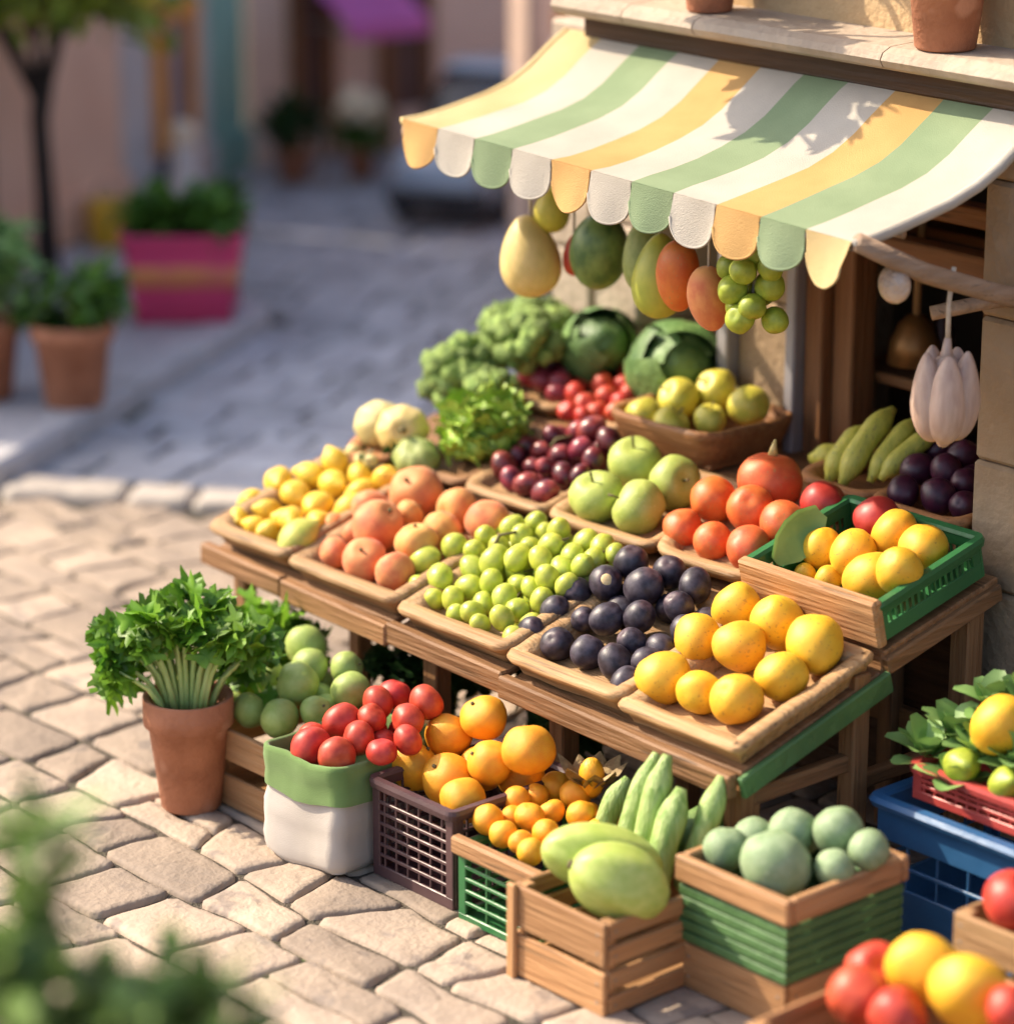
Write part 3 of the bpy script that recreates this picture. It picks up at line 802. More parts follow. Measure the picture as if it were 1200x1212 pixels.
make_tray('round_tray', 'round shallow woven plate under the ivory squash', 'tray', -5.11, -4.955, 4.0, .492, .155, .024, T2, W_BASKET, cr=.075)
make_tray('fruit_tray', 'pale wooden tray of red radishes on the back shelf', 'tray', -5.04, -4.83, 4.37, .562, .25, .03, .1, group='trays on the back shelf')
make_tray('fruit_tray', 'pale wooden tray of small red tomatoes on the back shelf', 'tray', -4.825, -4.63, 4.37, .562, .25, .03, .1, group='trays on the back shelf')
make_tray('wicker_basket', 'deep amber wicker basket of yellow quinces on the back shelf', 'basket', -4.635, -4.325, 4.318, .562, .255, .082, .0, W_BASKET, cr=.05, flare=.022, t=.02, wob=.004)
make_tray('shallow_basket', 'flat woven basket of green plantains in the shop opening', 'basket', -4.16, -3.935, 4.375, .562, .22, .04, .06, W_BASKET, cr=.07, flare=.02, wob=.003)
make_tray('fruit_box', 'rounded wooden box of maroon plums against the stone pier', 'box', -3.93, -3.705, 4.345, .562, .24, .05, .04, W_BASKET, cr=.04, flare=.012)

# ------------------------------------------------------------------ crates
def slat_crate(name, label, x0, x1, y0, y1, h, z=0, mats=W_CRATE, rows=2, gap=.014, post=.02, group=None, front_rows=None, rotz=0):
    r = thing(name, label, 'crate', ((x0 + x1) / 2, (y0 + y1) / 2, z), group, (0, 0, rotz)); w, d = x1 - x0, y1 - y0
    for s in ((0, -1), (0, 1), (-1, 0), (1, 0)):
        n = (front_rows or rows) if s[0] == 0 else rows
        sh_ = (h - .006 - gap * (n - 1)) / n
        b = MB()
        for i in range(n):
            zz = .004 + sh_ / 2 + i * (sh_ + gap)
            if s[0] == 0: b.box((0, s[1] * (d / 2 - .006), zz), (w - .004, .011, sh_), .0025)
            else: b.box((s[0] * (w / 2 - .006), 0, zz), (.011, d - .026, sh_), .0025)
            for q in (-1, 1):      # nail heads
                for zq in ((-.22, .22) if sh_ > .04 else (0,)):
                    if s[0] == 0: b.box((q * (w / 2 - .018), s[1] * (d / 2 - .0002), zz + zq * sh_), (.0045, .0012, .0045), .0004, 3)
                    else: b.box((s[0] * (w / 2 - .0002), q * (d / 2 - .026), zz + zq * sh_), (.0012, .0045, .0045), .0004, 3)
        b.build('side_panel', list(mats) + [M['steel']], r)
    for sx in (-1, 1):
        for sy in (-1, 1):
            b = MB(); b.box((sx * (w / 2 - .018), sy * (d / 2 - .024), h / 2), (post, post, h - .004), .002, 2); b.build('corner_post', mats, r)
    b = MB(); b.box((0, 0, .012), (w - .03, d - .03, .01), .002); b.build('bottom', mats, r)
    return r
def plastic_crate(name, label, x0, x1, y0, y1, h, z, m, nx=7, nz=4, group=None, lip=.012, solid=.28, slant=0.0, rail=True, parent_mats=None, skip_front=False, tilt=0.0, bars='grid', cat='crate'):
    r = thing(name, label, cat, ((x0 + x1) / 2, y0, z), group, (tilt, 0, 0)); w, d = x1 - x0, y1 - y0; t = .007
    def panel(L, front, M_):
        b = MB()
        hb = h * solid * .5
        b.box((0, 0, hb / 2), (L, t, hb), .002, 0, M=M_); b.box((0, 0, h - hb / 2), (L, t, hb), .002, 0, M=M_)
        b.box((-L / 2 + .010, 0, h / 2), (.02, t, h - 2 * hb + .004), .002, 0, M=M_); b.box((L / 2 - .010, 0, h / 2), (.02, t, h - 2 * hb + .004), .002, 0, M=M_)
        n = max(3, int(round(nx * L / max(w, d))))
        for i in range(1, n): b.box((-L / 2 + L * i / n, .0005, h / 2), (.0045, t * .7, h - 2 * hb + .004), .001, 0, M=M_)
        for j in range(1, nz): b.box((0, -.0005, hb + (h - 2 * hb) * j / nz), (L - .02, t * .8, .0065), .001, 0, M=M_)
        if bars == 'slots':
            b.box((0, -.001, h * .5), (L * .96, t * .5, h * .1), .001, 0, M=M_)
        return b
    for k, (L, M_) in enumerate(((w, Matrix.Translation((0, t / 2, 0))), (w, Matrix.Translation((0, d - t / 2, 0))),
                  (d - 2 * t, Matrix.Translation((-w / 2 + t / 2, d / 2, 0)) @ Matrix.Rotation(-R(90), 4, 'Z')), (d - 2 * t, Matrix.Translation((w / 2 - t / 2, d / 2, 0)) @ Matrix.Rotation(R(90), 4, 'Z')))):
        if skip_front and k == 0: continue
        panel(L, k == 0, M_).build('side_panel', m, r)
    b = MB()
    b.ring(w + .004, d + .004, [(-.012, h - .004), (-.008, h + .002), (lip * .4, h + .002), (lip * .6, h - .006), (lip * .45, h - .016), (-.002, h - .016)], .012, 4, 0, False, M=Matrix.Translation((0, d / 2, 0)))
    b.build('rim', m, r)
    b = MB(); b.box((0, d / 2, .005), (w - .012, d - .012, .008), .001, 0); b.build('bottom', m, r)
    return r
slat_crate('wooden_crate', 'small honey pine slatted crate of limes beside the terracotta herb pot', -4.752, -4.54, 3.388, 3.665, .165, rows=2, gap=.03, group='wooden crates on the paving')
cr = slat_crate('wooden_crate', 'honey pine slatted crate of pale green melons at the front of the stall', -3.775, -3.54, 3.312, 3.585, .172, rows=4, front_rows=2, gap=.012, group='wooden crates on the paving')
b = MB(); b.box((-.1075, -.141, .086), (.02, .011, .176), .003, 2); b.build('corner_batten', W_CRATE, cr)
plastic_crate('plastic_crate', 'plum brown plastic crate of oranges on the paving', -4.262, -4.036, 3.405, 3.695, .19, 0, M['brownplastic'], 9, 7, solid=.24)
kc = plastic_crate('plastic_crate', 'small dark green plastic crate of kumquats with a wooden front rail', -4.006, -3.785, 3.392, 3.665, .142, 0, M['greenplastic'], 4, 5, solid=.2)
b = MB(); b.box((0, -.004, .146), (.232, .022, .034), .006); b.box((.11, .13, .146), (.016, .24, .028), .005); b.build('front_rail', W_CRATE, kc)
# stack at the lower right: wood below, green crate, wooden frame on top
slat_crate('wooden_crate', 'honey pine crate at the bottom of the grey melon stack', -3.548, -3.304, 3.496, 3.77, .088, rows=1, group='wooden crates on the paving')
gs = thing('slatted_crate', 'green slatted crate with a wooden top frame filled with grey green melons', 'crate', (-3.426, 3.632, .09))
b = MB(); w_, d_ = .252, .282
for i in range(5):
    zz = .011 + i * .0205
    for sy in (-1, 1): b.box((0, sy * (d_ / 2 - .005), zz), (w_, .010, .0175), .0025)
    for sx in (-1, 1): b.box((sx * (w_ / 2 - .005), 0, zz), (.010, d_ - .021, .0175), .0025)
for sx in (-1, 1):
    for sy in (-1, 1): b.box((sx * (w_ / 2 - .019), sy * (d_ / 2 - .019), .053), (.016, .016, .104), .002, 2)
b.build('green_slats', M['greenpaint'], gs)
b = MB()
for sy in (-1, 1): b.box((0, sy * (d_ / 2 - .003), .131), (w_ + .012, .018, .046), .005)
for sx in (-1, 1): b.box((sx * (w_ / 2 - .003), 0, .131), (.018, d_ - .026, .046), .005)
b.build('top_frame', W_CRATE, gs)
b = MB(); b.box((0, 0, .012), (w_ - .03, d_ - .03, .01), .002); b.build('bottom', W_CRATE, gs)
# blue crate with red basket
plastic_crate('plastic_crate', 'blue plastic crate under the red fruit basket', -3.52, -3.10, 3.945, 4.26, .238, 0, M['blueplastic'], 6, 2, solid=.66, lip=.03)
plastic_crate('plastic_basket', 'red plastic basket of leafy greens and one orange mango on the blue crate', -3.468, -3.15, 3.975, 4.2, .066, .241, M['redplastic'], 13, 3, solid=.5, lip=.014, cat='basket')
# green crate with a wooden front on the upper tier
gc = plastic_crate('plastic_crate', 'green plastic crate with a pale wooden front board, full of apricots', -3.925, -3.603, 4.032, 4.315, .082, .474, M['greenplastic'], 22, 1, solid=.74, lip=.016, skip_front=True, tilt=T2)
b = MB(); b.box((0, -.001, .043), (.340, .024, .094), .006, 0); b.build('front_board', W_CRATE, gc)
# sack
sk = thing('cloth_sack', 'white canvas sack with a folded green cuff full of red tomatoes', 'sack', (-4.388, 3.462, 0), None, (0, 0, R(5)))
def sackp(z0, z1, o0, o1, n, wv):
    return [(o0 + (o1 - o0) * i / n + wv * math.sin(i * 2.1), z0 + (z1 - z0) * i / n) for i in range(n + 1)]
b = MB(); b.ring(.212, .285, [(-.06, .002), (-.012, .0), (0, .012)] + sackp(.02, .15, .002, -.003, 6, .0022), .028, 7, 0, True, .009)
b.build('body', M['cloth'], sk)
b = MB(); b.ring(.212, .285, sackp(.138, .205, .003, -.0005, 5, .001) + [(-.003, .212), (-.009, .215), (-.014, .211), (-.018, .18), (-.022, .12)], .032, 7, 0, True, .011)
b.build('cuff', M['clothgreen'], sk)
b = MB(); b.box((0, 0, .13), (.17, .24, .02), .004, 0); b.build('lining', M['clothgreen'], sk)
# herb pot
hp = thing('herb_pot', 'terracotta pot of leafy celery standing alone at the left end of the bottom row', 'potted plant', (-4.745, 3.345, 0))
b = MB(); clay_pot(b, .058, .085, .228, .007, .058); b.build('pot', M['terracotta'], hp)
b = MB(); b.lathe([(0, .2), (.06, .198), (.074, .192)], 24); b.build('soil', M['soil'], hp)
bs_, bl = MB(), MB()
rt = Vector((.659, .752, 0)); tc_ = Vector((.752, -.659, 0))      # across and towards the viewer's side
for k in range(26):
    a = random.uniform(-1, 1) if k > 10 else (k - 5) / 5.2
    f = random.uniform(-.6, 1) if k > 10 else random.uniform(.3, 1)
    p0 = rt * (a * .042) + tc_ * (f * .040) + Vector((0, 0, .19))
    top = rt * (a * .125 + random.uniform(-.015, .015)) + tc_ * (f * .06) + Vector((0, 0, .395 - .085 * abs(a) ** 1.6 + random.uniform(-.03, .02)))
    mid = (p0 + top) / 2 + Vector((0, 0, .012)) - rt * a * .012
    bs_.tube([p0, (p0 + mid) / 2 - rt * a * .004, mid, (mid + top) / 2, top], [.0072, .0062, .0055, .004, .0022], 7, 0, True, None, .7)
    for q in range(9):
        t_ = random.uniform(.84, 1.1)
        p = mid + (top - mid) * ((t_ - .5) * 2) if t_ > .5 else mid
        d = (rt * (a * .8 + random.uniform(-.7, .7)) + tc_ * random.uniform(-.7, .8) + Vector((0, 0, random.uniform(-.3, .7))))
        leaf(bl, p, d, tc_ * .6 + Vector((0, 0, .8)) + rdir() * .5, random.uniform(.035, .056), random.uniform(.035, .055), 0, .2, 5)
for q in range(110):      # outer leaves drooping over the left side and the back
    a = random.uniform(-1.05, 1.1); 
    p = rt * (a * .135) + tc_ * random.uniform(-.09, -.035) + Vector((0, 0, random.uniform(.25, .40) - .06 * abs(a) ** 2))
    leaf(bl, p, rt * a + rdir() * .8, tc_ * .5 + Vector((0, 0, .8)) + rdir() * .4, random.uniform(.035, .055), random.uniform(.035, .055), 0, .2, 5)
for q in range(60):
    p = rt * random.uniform(-.15, -.09) + tc_ * random.uniform(-.03, .04) + Vector((0, 0, random.uniform(.24, .37)))
    leaf(bl, p, -rt + rdir() * .8, tc_ * .6 + Vector((0, 0, .7)) + rdir() * .4, random.uniform(.03, .05), random.uniform(.03, .05), 0, .2, 5)
bs_.build('stalks', M['stalk'], hp); bl.build('leaves', M['herb'], hp)
def greens(label, p, rad, n, L, m, lob=5, h=.1, name='leafy_greens', cat='greens'):
    t = thing(name, label, cat, p, 'bunches of greens standing under the stand')
    b = MB(); foliage(b, (0, 0, h + rad[2]), rad, n, L, L * .95, 0, lob, -.9, 10); b.build('leaves', m, t)
    b = MB()
    for _ in range(7):
        a = random.uniform(0, 6.28); b.tube([(.02 * math.cos(a), .02 * math.sin(a), 0), (rad[0] * .4 * math.cos(a), rad[1] * .4 * math.sin(a), h + rad[2] * .8)], [.006, .003], 6)
    b.build('stalks', M['stalk'], t)
greens('bushy parsley on the ground behind the herb pot, at the left end of the stand', (-4.88, 3.66, 0), (.12, .08, .10), 330, .05, M['herb'], 5, .11)
greens('dark leafy greens on the ground under the front left of the stand', (-4.62, 3.86, 0), (.13, .09, .09), 260, .055, M['darkleaf'], 5, .09)
greens('leafy chard standing in shade under the middle of the stand', (-4.40, 3.98, 0), (.11, .08, .11), 160, .075, M['darkleaf'], 0, .05)

# ------------------------------------------------------------------ fruit, piece by piece
PILES = {
 'lemon': ([(0,3,0,4,'',-5.109,3.743,0.412,0.0242),(0,3,1,4,'',-5.052,3.741,0.409,0.0241),(0,3,2,4,'',-5.001,3.741,0.411,0.0274),(0,3,3,4,'green',-4.897,3.735,0.421,0.0422),(1,3,0,5,'',-5.141,3.800,0.431,0.0262),(1,3,1,5,'',-5.077,3.793,0.427,0.0260),(1,3,2,5,'',-5.009,3.790,0.424,0.0258),(1,3,3,5,'',-4.967,3.839,0.449,0.0378),(1,3,4,5,'',-4.901,3.874,0.454,0.0342),(2,3,0,5,'',-5.135,3.866,0.459,0.0351),(2,3,1,5,'',-5.063,3.853,0.451,0.0330),(2,3,2,5,'',-5.097,3.919,0.470,0.0316),(2,3,3,5,'',-5.021,3.919,0.469,0.0331),(2,3,4,5,'',-4.939,3.930,0.468,0.0311)],
  [(-4.964,3.767,0.439,0.0293),(-4.913,3.798,0.437,0.0293),(-5.067,3.962,0.499,0.0293),(-4.985,3.962,0.486,0.0293),(-4.913,3.972,0.497,0.0293)]),
 'peach': ([(0,3,0,3,'',-4.799,3.749,0.412,0.0318),(0,3,1,3,'',-4.701,3.746,0.421,0.0447),(0,3,2,3,'',-4.617,3.752,0.415,0.0394),(1,3,0,5,'',-4.887,3.815,0.432,0.0272),(1,3,1,5,'',-4.827,3.821,0.429,0.0270),(1,3,2,5,'',-4.757,3.825,0.462,0.0520),(1,3,3,5,'',-4.632,3.820,0.457,0.0431),(1,3,4,5,'',-4.650,3.898,0.462,0.0400),(2,3,0,4,'',-4.752,3.902,0.472,0.0288),(2,3,1,4,'',-4.801,3.961,0.494,0.0543),(2,3,2,4,'',-4.684,3.969,0.482,0.0436),(2,3,3,4,'',-4.575,3.956,0.487,0.0448)],
  [(-4.830,3.863,0.477,0.0377)]),
 'plum': ([(0,4,0,4,'',-4.225,3.761,0.397,0.0298),(0,4,1,4,'',-4.147,3.754,0.395,0.0326),(0,4,2,4,'',-4.075,3.762,0.396,0.0324),(0,4,3,4,'',-4.002,3.764,0.396,0.0336),(1,4,0,5,'',-4.225,3.818,0.426,0.0284),(1,4,1,5,'',-4.159,3.829,0.422,0.0251),(1,4,2,5,'',-4.106,3.839,0.435,0.0327),(1,4,3,5,'',-4.018,3.820,0.417,0.0277),(1,4,4,5,'',-4.051,3.870,0.446,0.0310),(2,4,0,4,'',-4.226,3.874,0.446,0.0316),(2,4,1,4,'cut',-4.174,3.900,0.474,0.0348),(2,4,2,4,'',-4.092,3.919,0.482,0.0376),(2,4,3,4,'',-4.001,3.921,0.467,0.0294),(3,4,0,3,'',-4.177,3.966,0.497,0.0349),(3,4,1,3,'',-4.091,3.985,0.497,0.0330),(3,4,2,3,'',-4.012,3.973,0.494,0.0327)],
  [(-3.944,3.737,0.380,0.0301),(-3.944,3.790,0.406,0.0301),(-3.966,3.843,0.412,0.0301),(-3.944,3.885,0.444,0.0301),(-4.124,3.895,0.432,0.0301),(-4.145,3.948,0.448,0.0301),(-4.050,3.948,0.445,0.0301),(-3.955,3.948,0.442,0.0301)]),
 'yellow_mango': ([(0,3,0,3,'',-3.874,3.761,0.402,0.0481),(0,3,1,3,'',-3.788,3.765,0.398,0.0417),(0,3,2,3,'',-3.703,3.774,0.407,0.0472),(1,3,0,3,'',-3.899,3.870,0.442,0.0442),(1,3,1,3,'',-3.806,3.883,0.451,0.0468),(1,3,2,3,'',-3.683,3.860,0.434,0.0459),(2,3,0,3,'',-3.901,3.968,0.479,0.0446),(2,3,1,3,'',-3.797,3.971,0.478,0.0500),(2,3,2,3,'',-3.681,3.948,0.473,0.0522)],
  []),
 'green_apple': ([(0,2,0,2,'',-4.417,4.100,0.543,0.0528),(0,2,1,2,'',-4.309,4.111,0.547,0.0538),(1,2,0,2,'',-4.450,4.234,0.580,0.0536),(1,2,1,2,'',-4.318,4.214,0.574,0.0527)],
  []),
 'persimmon': ([(0,3,0,3,'',-4.189,4.112,0.533,0.0386),(0,3,1,3,'',-4.099,4.104,0.530,0.0382),(0,3,2,3,'',-4.007,4.105,0.540,0.0441),(1,3,0,3,'',-4.189,4.193,0.574,0.0454),(1,3,1,3,'',-4.081,4.184,0.581,0.0465),(1,3,2,3,'',-3.992,4.185,0.572,0.0459),(2,3,0,2,'stem',-4.117,4.275,0.611,0.0597),(2,3,1,2,'red',-3.969,4.265,0.600,0.0460)],
  []),
 'apricot': ([(0,3,0,3,'',-3.874,4.120,0.519,0.0202),(0,3,1,3,'',-3.816,4.118,0.521,0.0262),(0,3,2,3,'',-3.718,4.123,0.545,0.0501),(1,3,0,3,'',-3.877,4.164,0.555,0.0389),(1,3,1,3,'',-3.797,4.163,0.567,0.0447),(1,3,2,3,'',-3.637,4.112,0.584,0.0441),(2,3,0,3,'red',-3.836,4.268,0.603,0.0420),(2,3,1,3,'',-3.760,4.234,0.600,0.0447),(2,3,2,3,'',-3.675,4.219,0.597,0.0443)],
  []),
 'tomato': ([(0,4,0,4,'',-4.771,4.344,0.599,0.0228),(0,4,1,4,'',-4.715,4.336,0.603,0.0209),(0,4,2,4,'',-4.720,4.379,0.604,0.0244),(0,4,3,4,'',-4.676,4.392,0.612,0.0244),(1,4,0,5,'',-4.833,4.420,0.611,0.0249),(1,4,1,5,'',-4.766,4.392,0.606,0.0246),(1,4,2,5,'',-4.761,4.445,0.614,0.0247),(1,4,3,5,'',-4.738,4.486,0.618,0.0248),(1,4,4,5,'',-4.717,4.530,0.622,0.0230),(2,4,0,4,'',-4.885,4.501,0.621,0.0252),(2,4,1,4,'',-4.815,4.484,0.621,0.0267),(2,4,2,4,'',-4.778,4.514,0.625,0.0232),(2,4,3,4,'',-4.780,4.560,0.634,0.0251),(3,4,0,2,'',-4.891,4.566,0.627,0.0235),(3,4,1,2,'',-4.827,4.564,0.627,0.0251)],
  [(-4.715,4.441,0.611,0.0230)]),
 'radish': ([(0,3,0,2,'',-4.949,4.434,0.613,0.0269),(0,3,1,2,'',-4.900,4.438,0.619,0.0251),(1,3,0,3,'',-5.003,4.447,0.619,0.0308),(1,3,1,3,'',-5.011,4.507,0.626,0.0292),(1,3,2,3,'',-4.944,4.501,0.622,0.0253),(2,3,0,3,'',-5.094,4.535,0.624,0.0258),(2,3,1,3,'',-5.046,4.547,0.627,0.0257),(2,3,2,3,'',-4.971,4.539,0.623,0.0237)],
  [(-4.867,4.403,0.608,0.0252)]),
 'yellow_quince': ([(0,2,0,3,'',-4.566,4.367,0.631,0.0377),(0,2,1,3,'',-4.479,4.356,0.630,0.0390),(0,2,2,3,'',-4.433,4.423,0.638,0.0340),(1,2,0,3,'',-4.554,4.452,0.653,0.0431),(1,2,1,3,'',-4.519,4.526,0.665,0.0432),(1,2,2,3,'',-4.400,4.500,0.660,0.0426)],
  []),
 'lime': ([(0,4,0,3,'',-4.755,3.452,0.179,0.0245),(0,4,1,3,'',-4.684,3.446,0.187,0.0340),(0,4,2,3,'',-4.600,3.453,0.194,0.0385),(1,4,0,3,'',-4.741,3.531,0.219,0.0345),(1,4,1,3,'',-4.638,3.526,0.234,0.0423),(1,4,2,3,'',-4.557,3.507,0.206,0.0305),(2,4,0,2,'',-4.611,3.625,0.250,0.0326),(2,4,1,2,'',-4.537,3.576,0.238,0.0370),(3,4,0,2,'',-4.746,3.631,0.257,0.0430),(3,4,1,2,'',-4.682,3.589,0.241,0.0377)],
  [(-4.691,3.509,0.186,0.0337),(-4.585,3.556,0.186,0.0337),(-4.644,3.580,0.186,0.0337),(-4.562,3.615,0.186,0.0337),(-4.703,3.627,0.186,0.0337),(-4.620,3.639,0.186,0.0337)]),
 'red_tomato': ([(0,4,0,3,'',-4.387,3.365,0.221,0.0356),(0,4,1,3,'',-4.322,3.373,0.221,0.0323),(0,4,2,3,'',-4.262,3.429,0.232,0.0261),(1,4,0,3,'',-4.400,3.447,0.245,0.0344),(1,4,1,3,'',-4.332,3.430,0.237,0.0310),(1,4,2,3,'',-4.246,3.478,0.247,0.0262),(2,4,0,3,'',-4.354,3.480,0.258,0.0266),(2,4,1,3,'',-4.388,3.522,0.268,0.0299),(2,4,2,3,'',-4.295,3.517,0.262,0.0295),(3,4,0,2,'',-4.405,3.577,0.266,0.0300),(3,4,1,2,'',-4.306,3.572,0.279,0.0313)],
  [(-4.437,3.406,0.214,0.0287),(-4.437,3.486,0.214,0.0287),(-4.326,3.486,0.214,0.0287),(-4.387,3.507,0.214,0.0287),(-4.437,3.547,0.214,0.0287),(-4.347,3.547,0.214,0.0287)]),
 'orange': ([(0,3,0,2,'',-4.273,3.513,0.179,0.0467),(0,3,1,2,'',-4.181,3.518,0.178,0.0491),(1,3,0,3,'',-4.266,3.589,0.221,0.0437),(1,3,1,3,'',-4.120,3.566,0.217,0.0429),(1,3,2,3,'',-4.048,3.596,0.256,0.0473),(2,3,0,1,'',-4.204,3.625,0.265,0.0436)],
  [(-4.099,3.484,0.173,0.0433),(-4.190,3.605,0.173,0.0433),(-4.115,3.636,0.173,0.0433)]),
 'kumquat': ([(0,4,0,3,'',-3.954,3.452,0.163,0.0253),(0,4,1,3,'',-3.908,3.453,0.162,0.0222),(0,4,2,3,'',-3.865,3.438,0.162,0.0249),(1,4,0,4,'',-4.009,3.464,0.170,0.0285),(1,4,1,4,'',-4.000,3.514,0.162,0.0225),(1,4,2,4,'',-3.955,3.516,0.177,0.0270),(1,4,3,4,'',-3.897,3.502,0.169,0.0252),(2,4,0,4,'',-4.028,3.548,0.178,0.0258),(2,4,1,4,'',-4.025,3.594,0.175,0.0228),(2,4,2,4,'',-3.956,3.570,0.172,0.0226),(2,4,3,4,'',-3.899,3.587,0.179,0.0269),(3,4,0,2,'',-4.028,3.643,0.180,0.0275),(3,4,1,2,'',-3.966,3.635,0.185,0.0288)],
  [(-3.854,3.484,0.161,0.0241),(-3.863,3.535,0.161,0.0241),(-3.854,3.585,0.161,0.0241),(-3.922,3.627,0.161,0.0241),(-3.871,3.627,0.161,0.0241)]),
 'gray_melon': ([(0,3,0,2,'',-3.401,3.567,0.251,0.0600),(0,3,1,2,'',-3.332,3.635,0.249,0.0348),(1,3,0,3,'',-3.521,3.570,0.241,0.0398),(1,3,1,3,'',-3.528,3.644,0.238,0.0371),(1,3,2,3,'',-3.313,3.695,0.272,0.0350),(2,3,0,2,'',-3.458,3.664,0.266,0.0426),(2,3,1,2,'',-3.387,3.700,0.280,0.0424)],
  [(-3.498,3.726,0.230,0.0396)]),
 'apple_heap': ([(0,2,0,3,'',-3.034,3.371,0.208,0.0492),(0,2,1,3,'',-2.943,3.361,0.214,0.0461),(0,2,2,3,'',-2.779,3.426,0.265,0.0379),(1,2,0,2,'yellow',-2.981,3.464,0.246,0.0593),(1,2,1,2,'yellow',-2.871,3.436,0.258,0.0585)],
  [(-3.078,3.460,0.208,0.0477)]),
 'green_grape': ([(0,4,0,10,'',-4.490,3.748,0.394,0.0242),(0,4,1,10,'',-4.444,3.754,0.405,0.0258),(0,4,2,10,'',-4.407,3.731,0.386,0.0240),(0,4,3,10,'',-4.365,3.736,0.402,0.0240),(0,4,4,10,'',-4.323,3.718,0.395,0.0238),(0,4,5,10,'',-4.391,3.784,0.402,0.0240),(0,4,6,10,'',-4.285,3.739,0.412,0.0254),(0,4,7,10,'',-4.346,3.798,0.424,0.0256),(0,4,8,10,'',-4.300,3.792,0.412,0.0238),(0,4,9,10,'',-4.267,3.823,0.432,0.0238),(1,4,0,10,'',-4.556,3.763,0.402,0.0261),(1,4,1,10,'',-4.591,3.808,0.435,0.0279),(1,4,2,10,'',-4.514,3.781,0.426,0.0277),(1,4,3,10,'',-4.453,3.801,0.416,0.0258),(1,4,4,10,'',-4.483,3.837,0.438,0.0276),(1,4,5,10,'',-4.407,3.819,0.433,0.0274),(1,4,6,10,'',-4.367,3.851,0.430,0.0256),(1,4,7,10,'',-4.321,3.844,0.439,0.0240),(1,4,8,10,'',-4.283,3.851,0.466,0.0256),(1,4,9,10,'',-4.236,3.857,0.464,0.0238),(2,4,0,10,'',-4.564,3.859,0.457,0.0279),(2,4,1,10,'',-4.514,3.869,0.459,0.0245),(2,4,2,10,'',-4.440,3.856,0.462,0.0276),(2,4,3,10,'',-4.480,3.902,0.467,0.0261),(2,4,4,10,'',-4.388,3.869,0.477,0.0291),(2,4,5,10,'',-4.407,3.919,0.479,0.0259),(2,4,6,10,'',-4.337,3.882,0.484,0.0258),(2,4,7,10,'',-4.295,3.898,0.470,0.0240),(2,4,8,10,'',-4.312,3.940,0.485,0.0257),(2,4,9,10,'',-4.243,3.904,0.489,0.0240),(3,4,0,12,'',-4.529,3.911,0.474,0.0246),(3,4,1,12,'',-4.548,3.955,0.475,0.0247),(3,4,2,12,'',-4.499,3.952,0.495,0.0246),(3,4,3,12,'',-4.452,3.935,0.489,0.0245),(3,4,4,12,'',-4.468,3.985,0.503,0.0246),(3,4,5,12,'',-4.424,3.973,0.493,0.0244),(3,4,6,12,'',-4.357,3.925,0.497,0.0259),(3,4,7,12,'',-4.380,3.967,0.512,0.0260),(3,4,8,12,'',-4.326,3.987,0.496,0.0258),(3,4,9,12,'',-4.259,3.947,0.487,0.0240),(3,4,10,12,'',-4.278,3.987,0.501,0.0241),(3,4,11,12,'',-4.226,3.971,0.504,0.0224)],
  [(-4.245,3.732,0.382,0.0240),(-4.254,3.782,0.397,0.0240),(-4.279,3.866,0.422,0.0240),(-4.414,3.883,0.431,0.0240),(-4.338,3.891,0.431,0.0240),(-4.245,3.900,0.431,0.0240),(-4.380,3.917,0.439,0.0240),(-4.439,3.925,0.444,0.0240),(-4.287,3.933,0.442,0.0240),(-4.338,3.942,0.445,0.0240),(-4.481,3.950,0.452,0.0240),(-4.405,3.959,0.452,0.0240),(-4.304,3.975,0.454,0.0240),(-4.245,3.975,0.452,0.0240),(-4.363,3.984,0.458,0.0240)]),
 'red_grape': ([(0,4,0,4,'',-4.717,4.122,0.536,0.0274),(0,4,1,4,'',-4.674,4.105,0.520,0.0238),(0,4,2,4,'',-4.623,4.099,0.524,0.0288),(0,4,3,4,'',-4.570,4.102,0.518,0.0269),(1,4,0,5,'',-4.731,4.169,0.543,0.0241),(1,4,1,5,'',-4.671,4.157,0.537,0.0239),(1,4,2,5,'',-4.623,4.153,0.549,0.0255),(1,4,3,5,'',-4.575,4.157,0.543,0.0253),(1,4,4,5,'',-4.525,4.155,0.554,0.0236),(2,4,0,5,'',-4.745,4.216,0.551,0.0275),(2,4,1,5,'',-4.692,4.198,0.560,0.0223),(2,4,2,5,'',-4.644,4.207,0.556,0.0290),(2,4,3,5,'',-4.599,4.223,0.578,0.0256),(2,4,4,5,'',-4.538,4.203,0.570,0.0304),(3,4,0,5,'',-4.697,4.240,0.579,0.0258),(3,4,1,5,'',-4.670,4.277,0.587,0.0241),(3,4,2,5,'',-4.622,4.273,0.604,0.0291),(3,4,3,5,'',-4.580,4.266,0.576,0.0238),(3,4,4,5,'',-4.541,4.248,0.604,0.0289)],
  [(-4.642,4.257,0.557,0.0248),(-4.720,4.283,0.564,0.0248)]),
 'dark_plum': ([(0,3,0,3,'',-3.893,4.401,0.615,0.0319),(0,3,1,3,'',-3.816,4.414,0.622,0.0348),(0,3,2,3,'',-3.806,4.479,0.636,0.0302),(1,3,0,2,'',-3.926,4.478,0.636,0.0338),(1,3,1,2,'',-3.865,4.491,0.647,0.0321),(2,3,0,2,'',-3.941,4.553,0.657,0.0309),(2,3,1,2,'',-3.880,4.554,0.658,0.0323)],
  [(-3.754,4.418,0.616,0.0307),(-3.744,4.483,0.623,0.0307),(-3.830,4.536,0.630,0.0307)]),
}

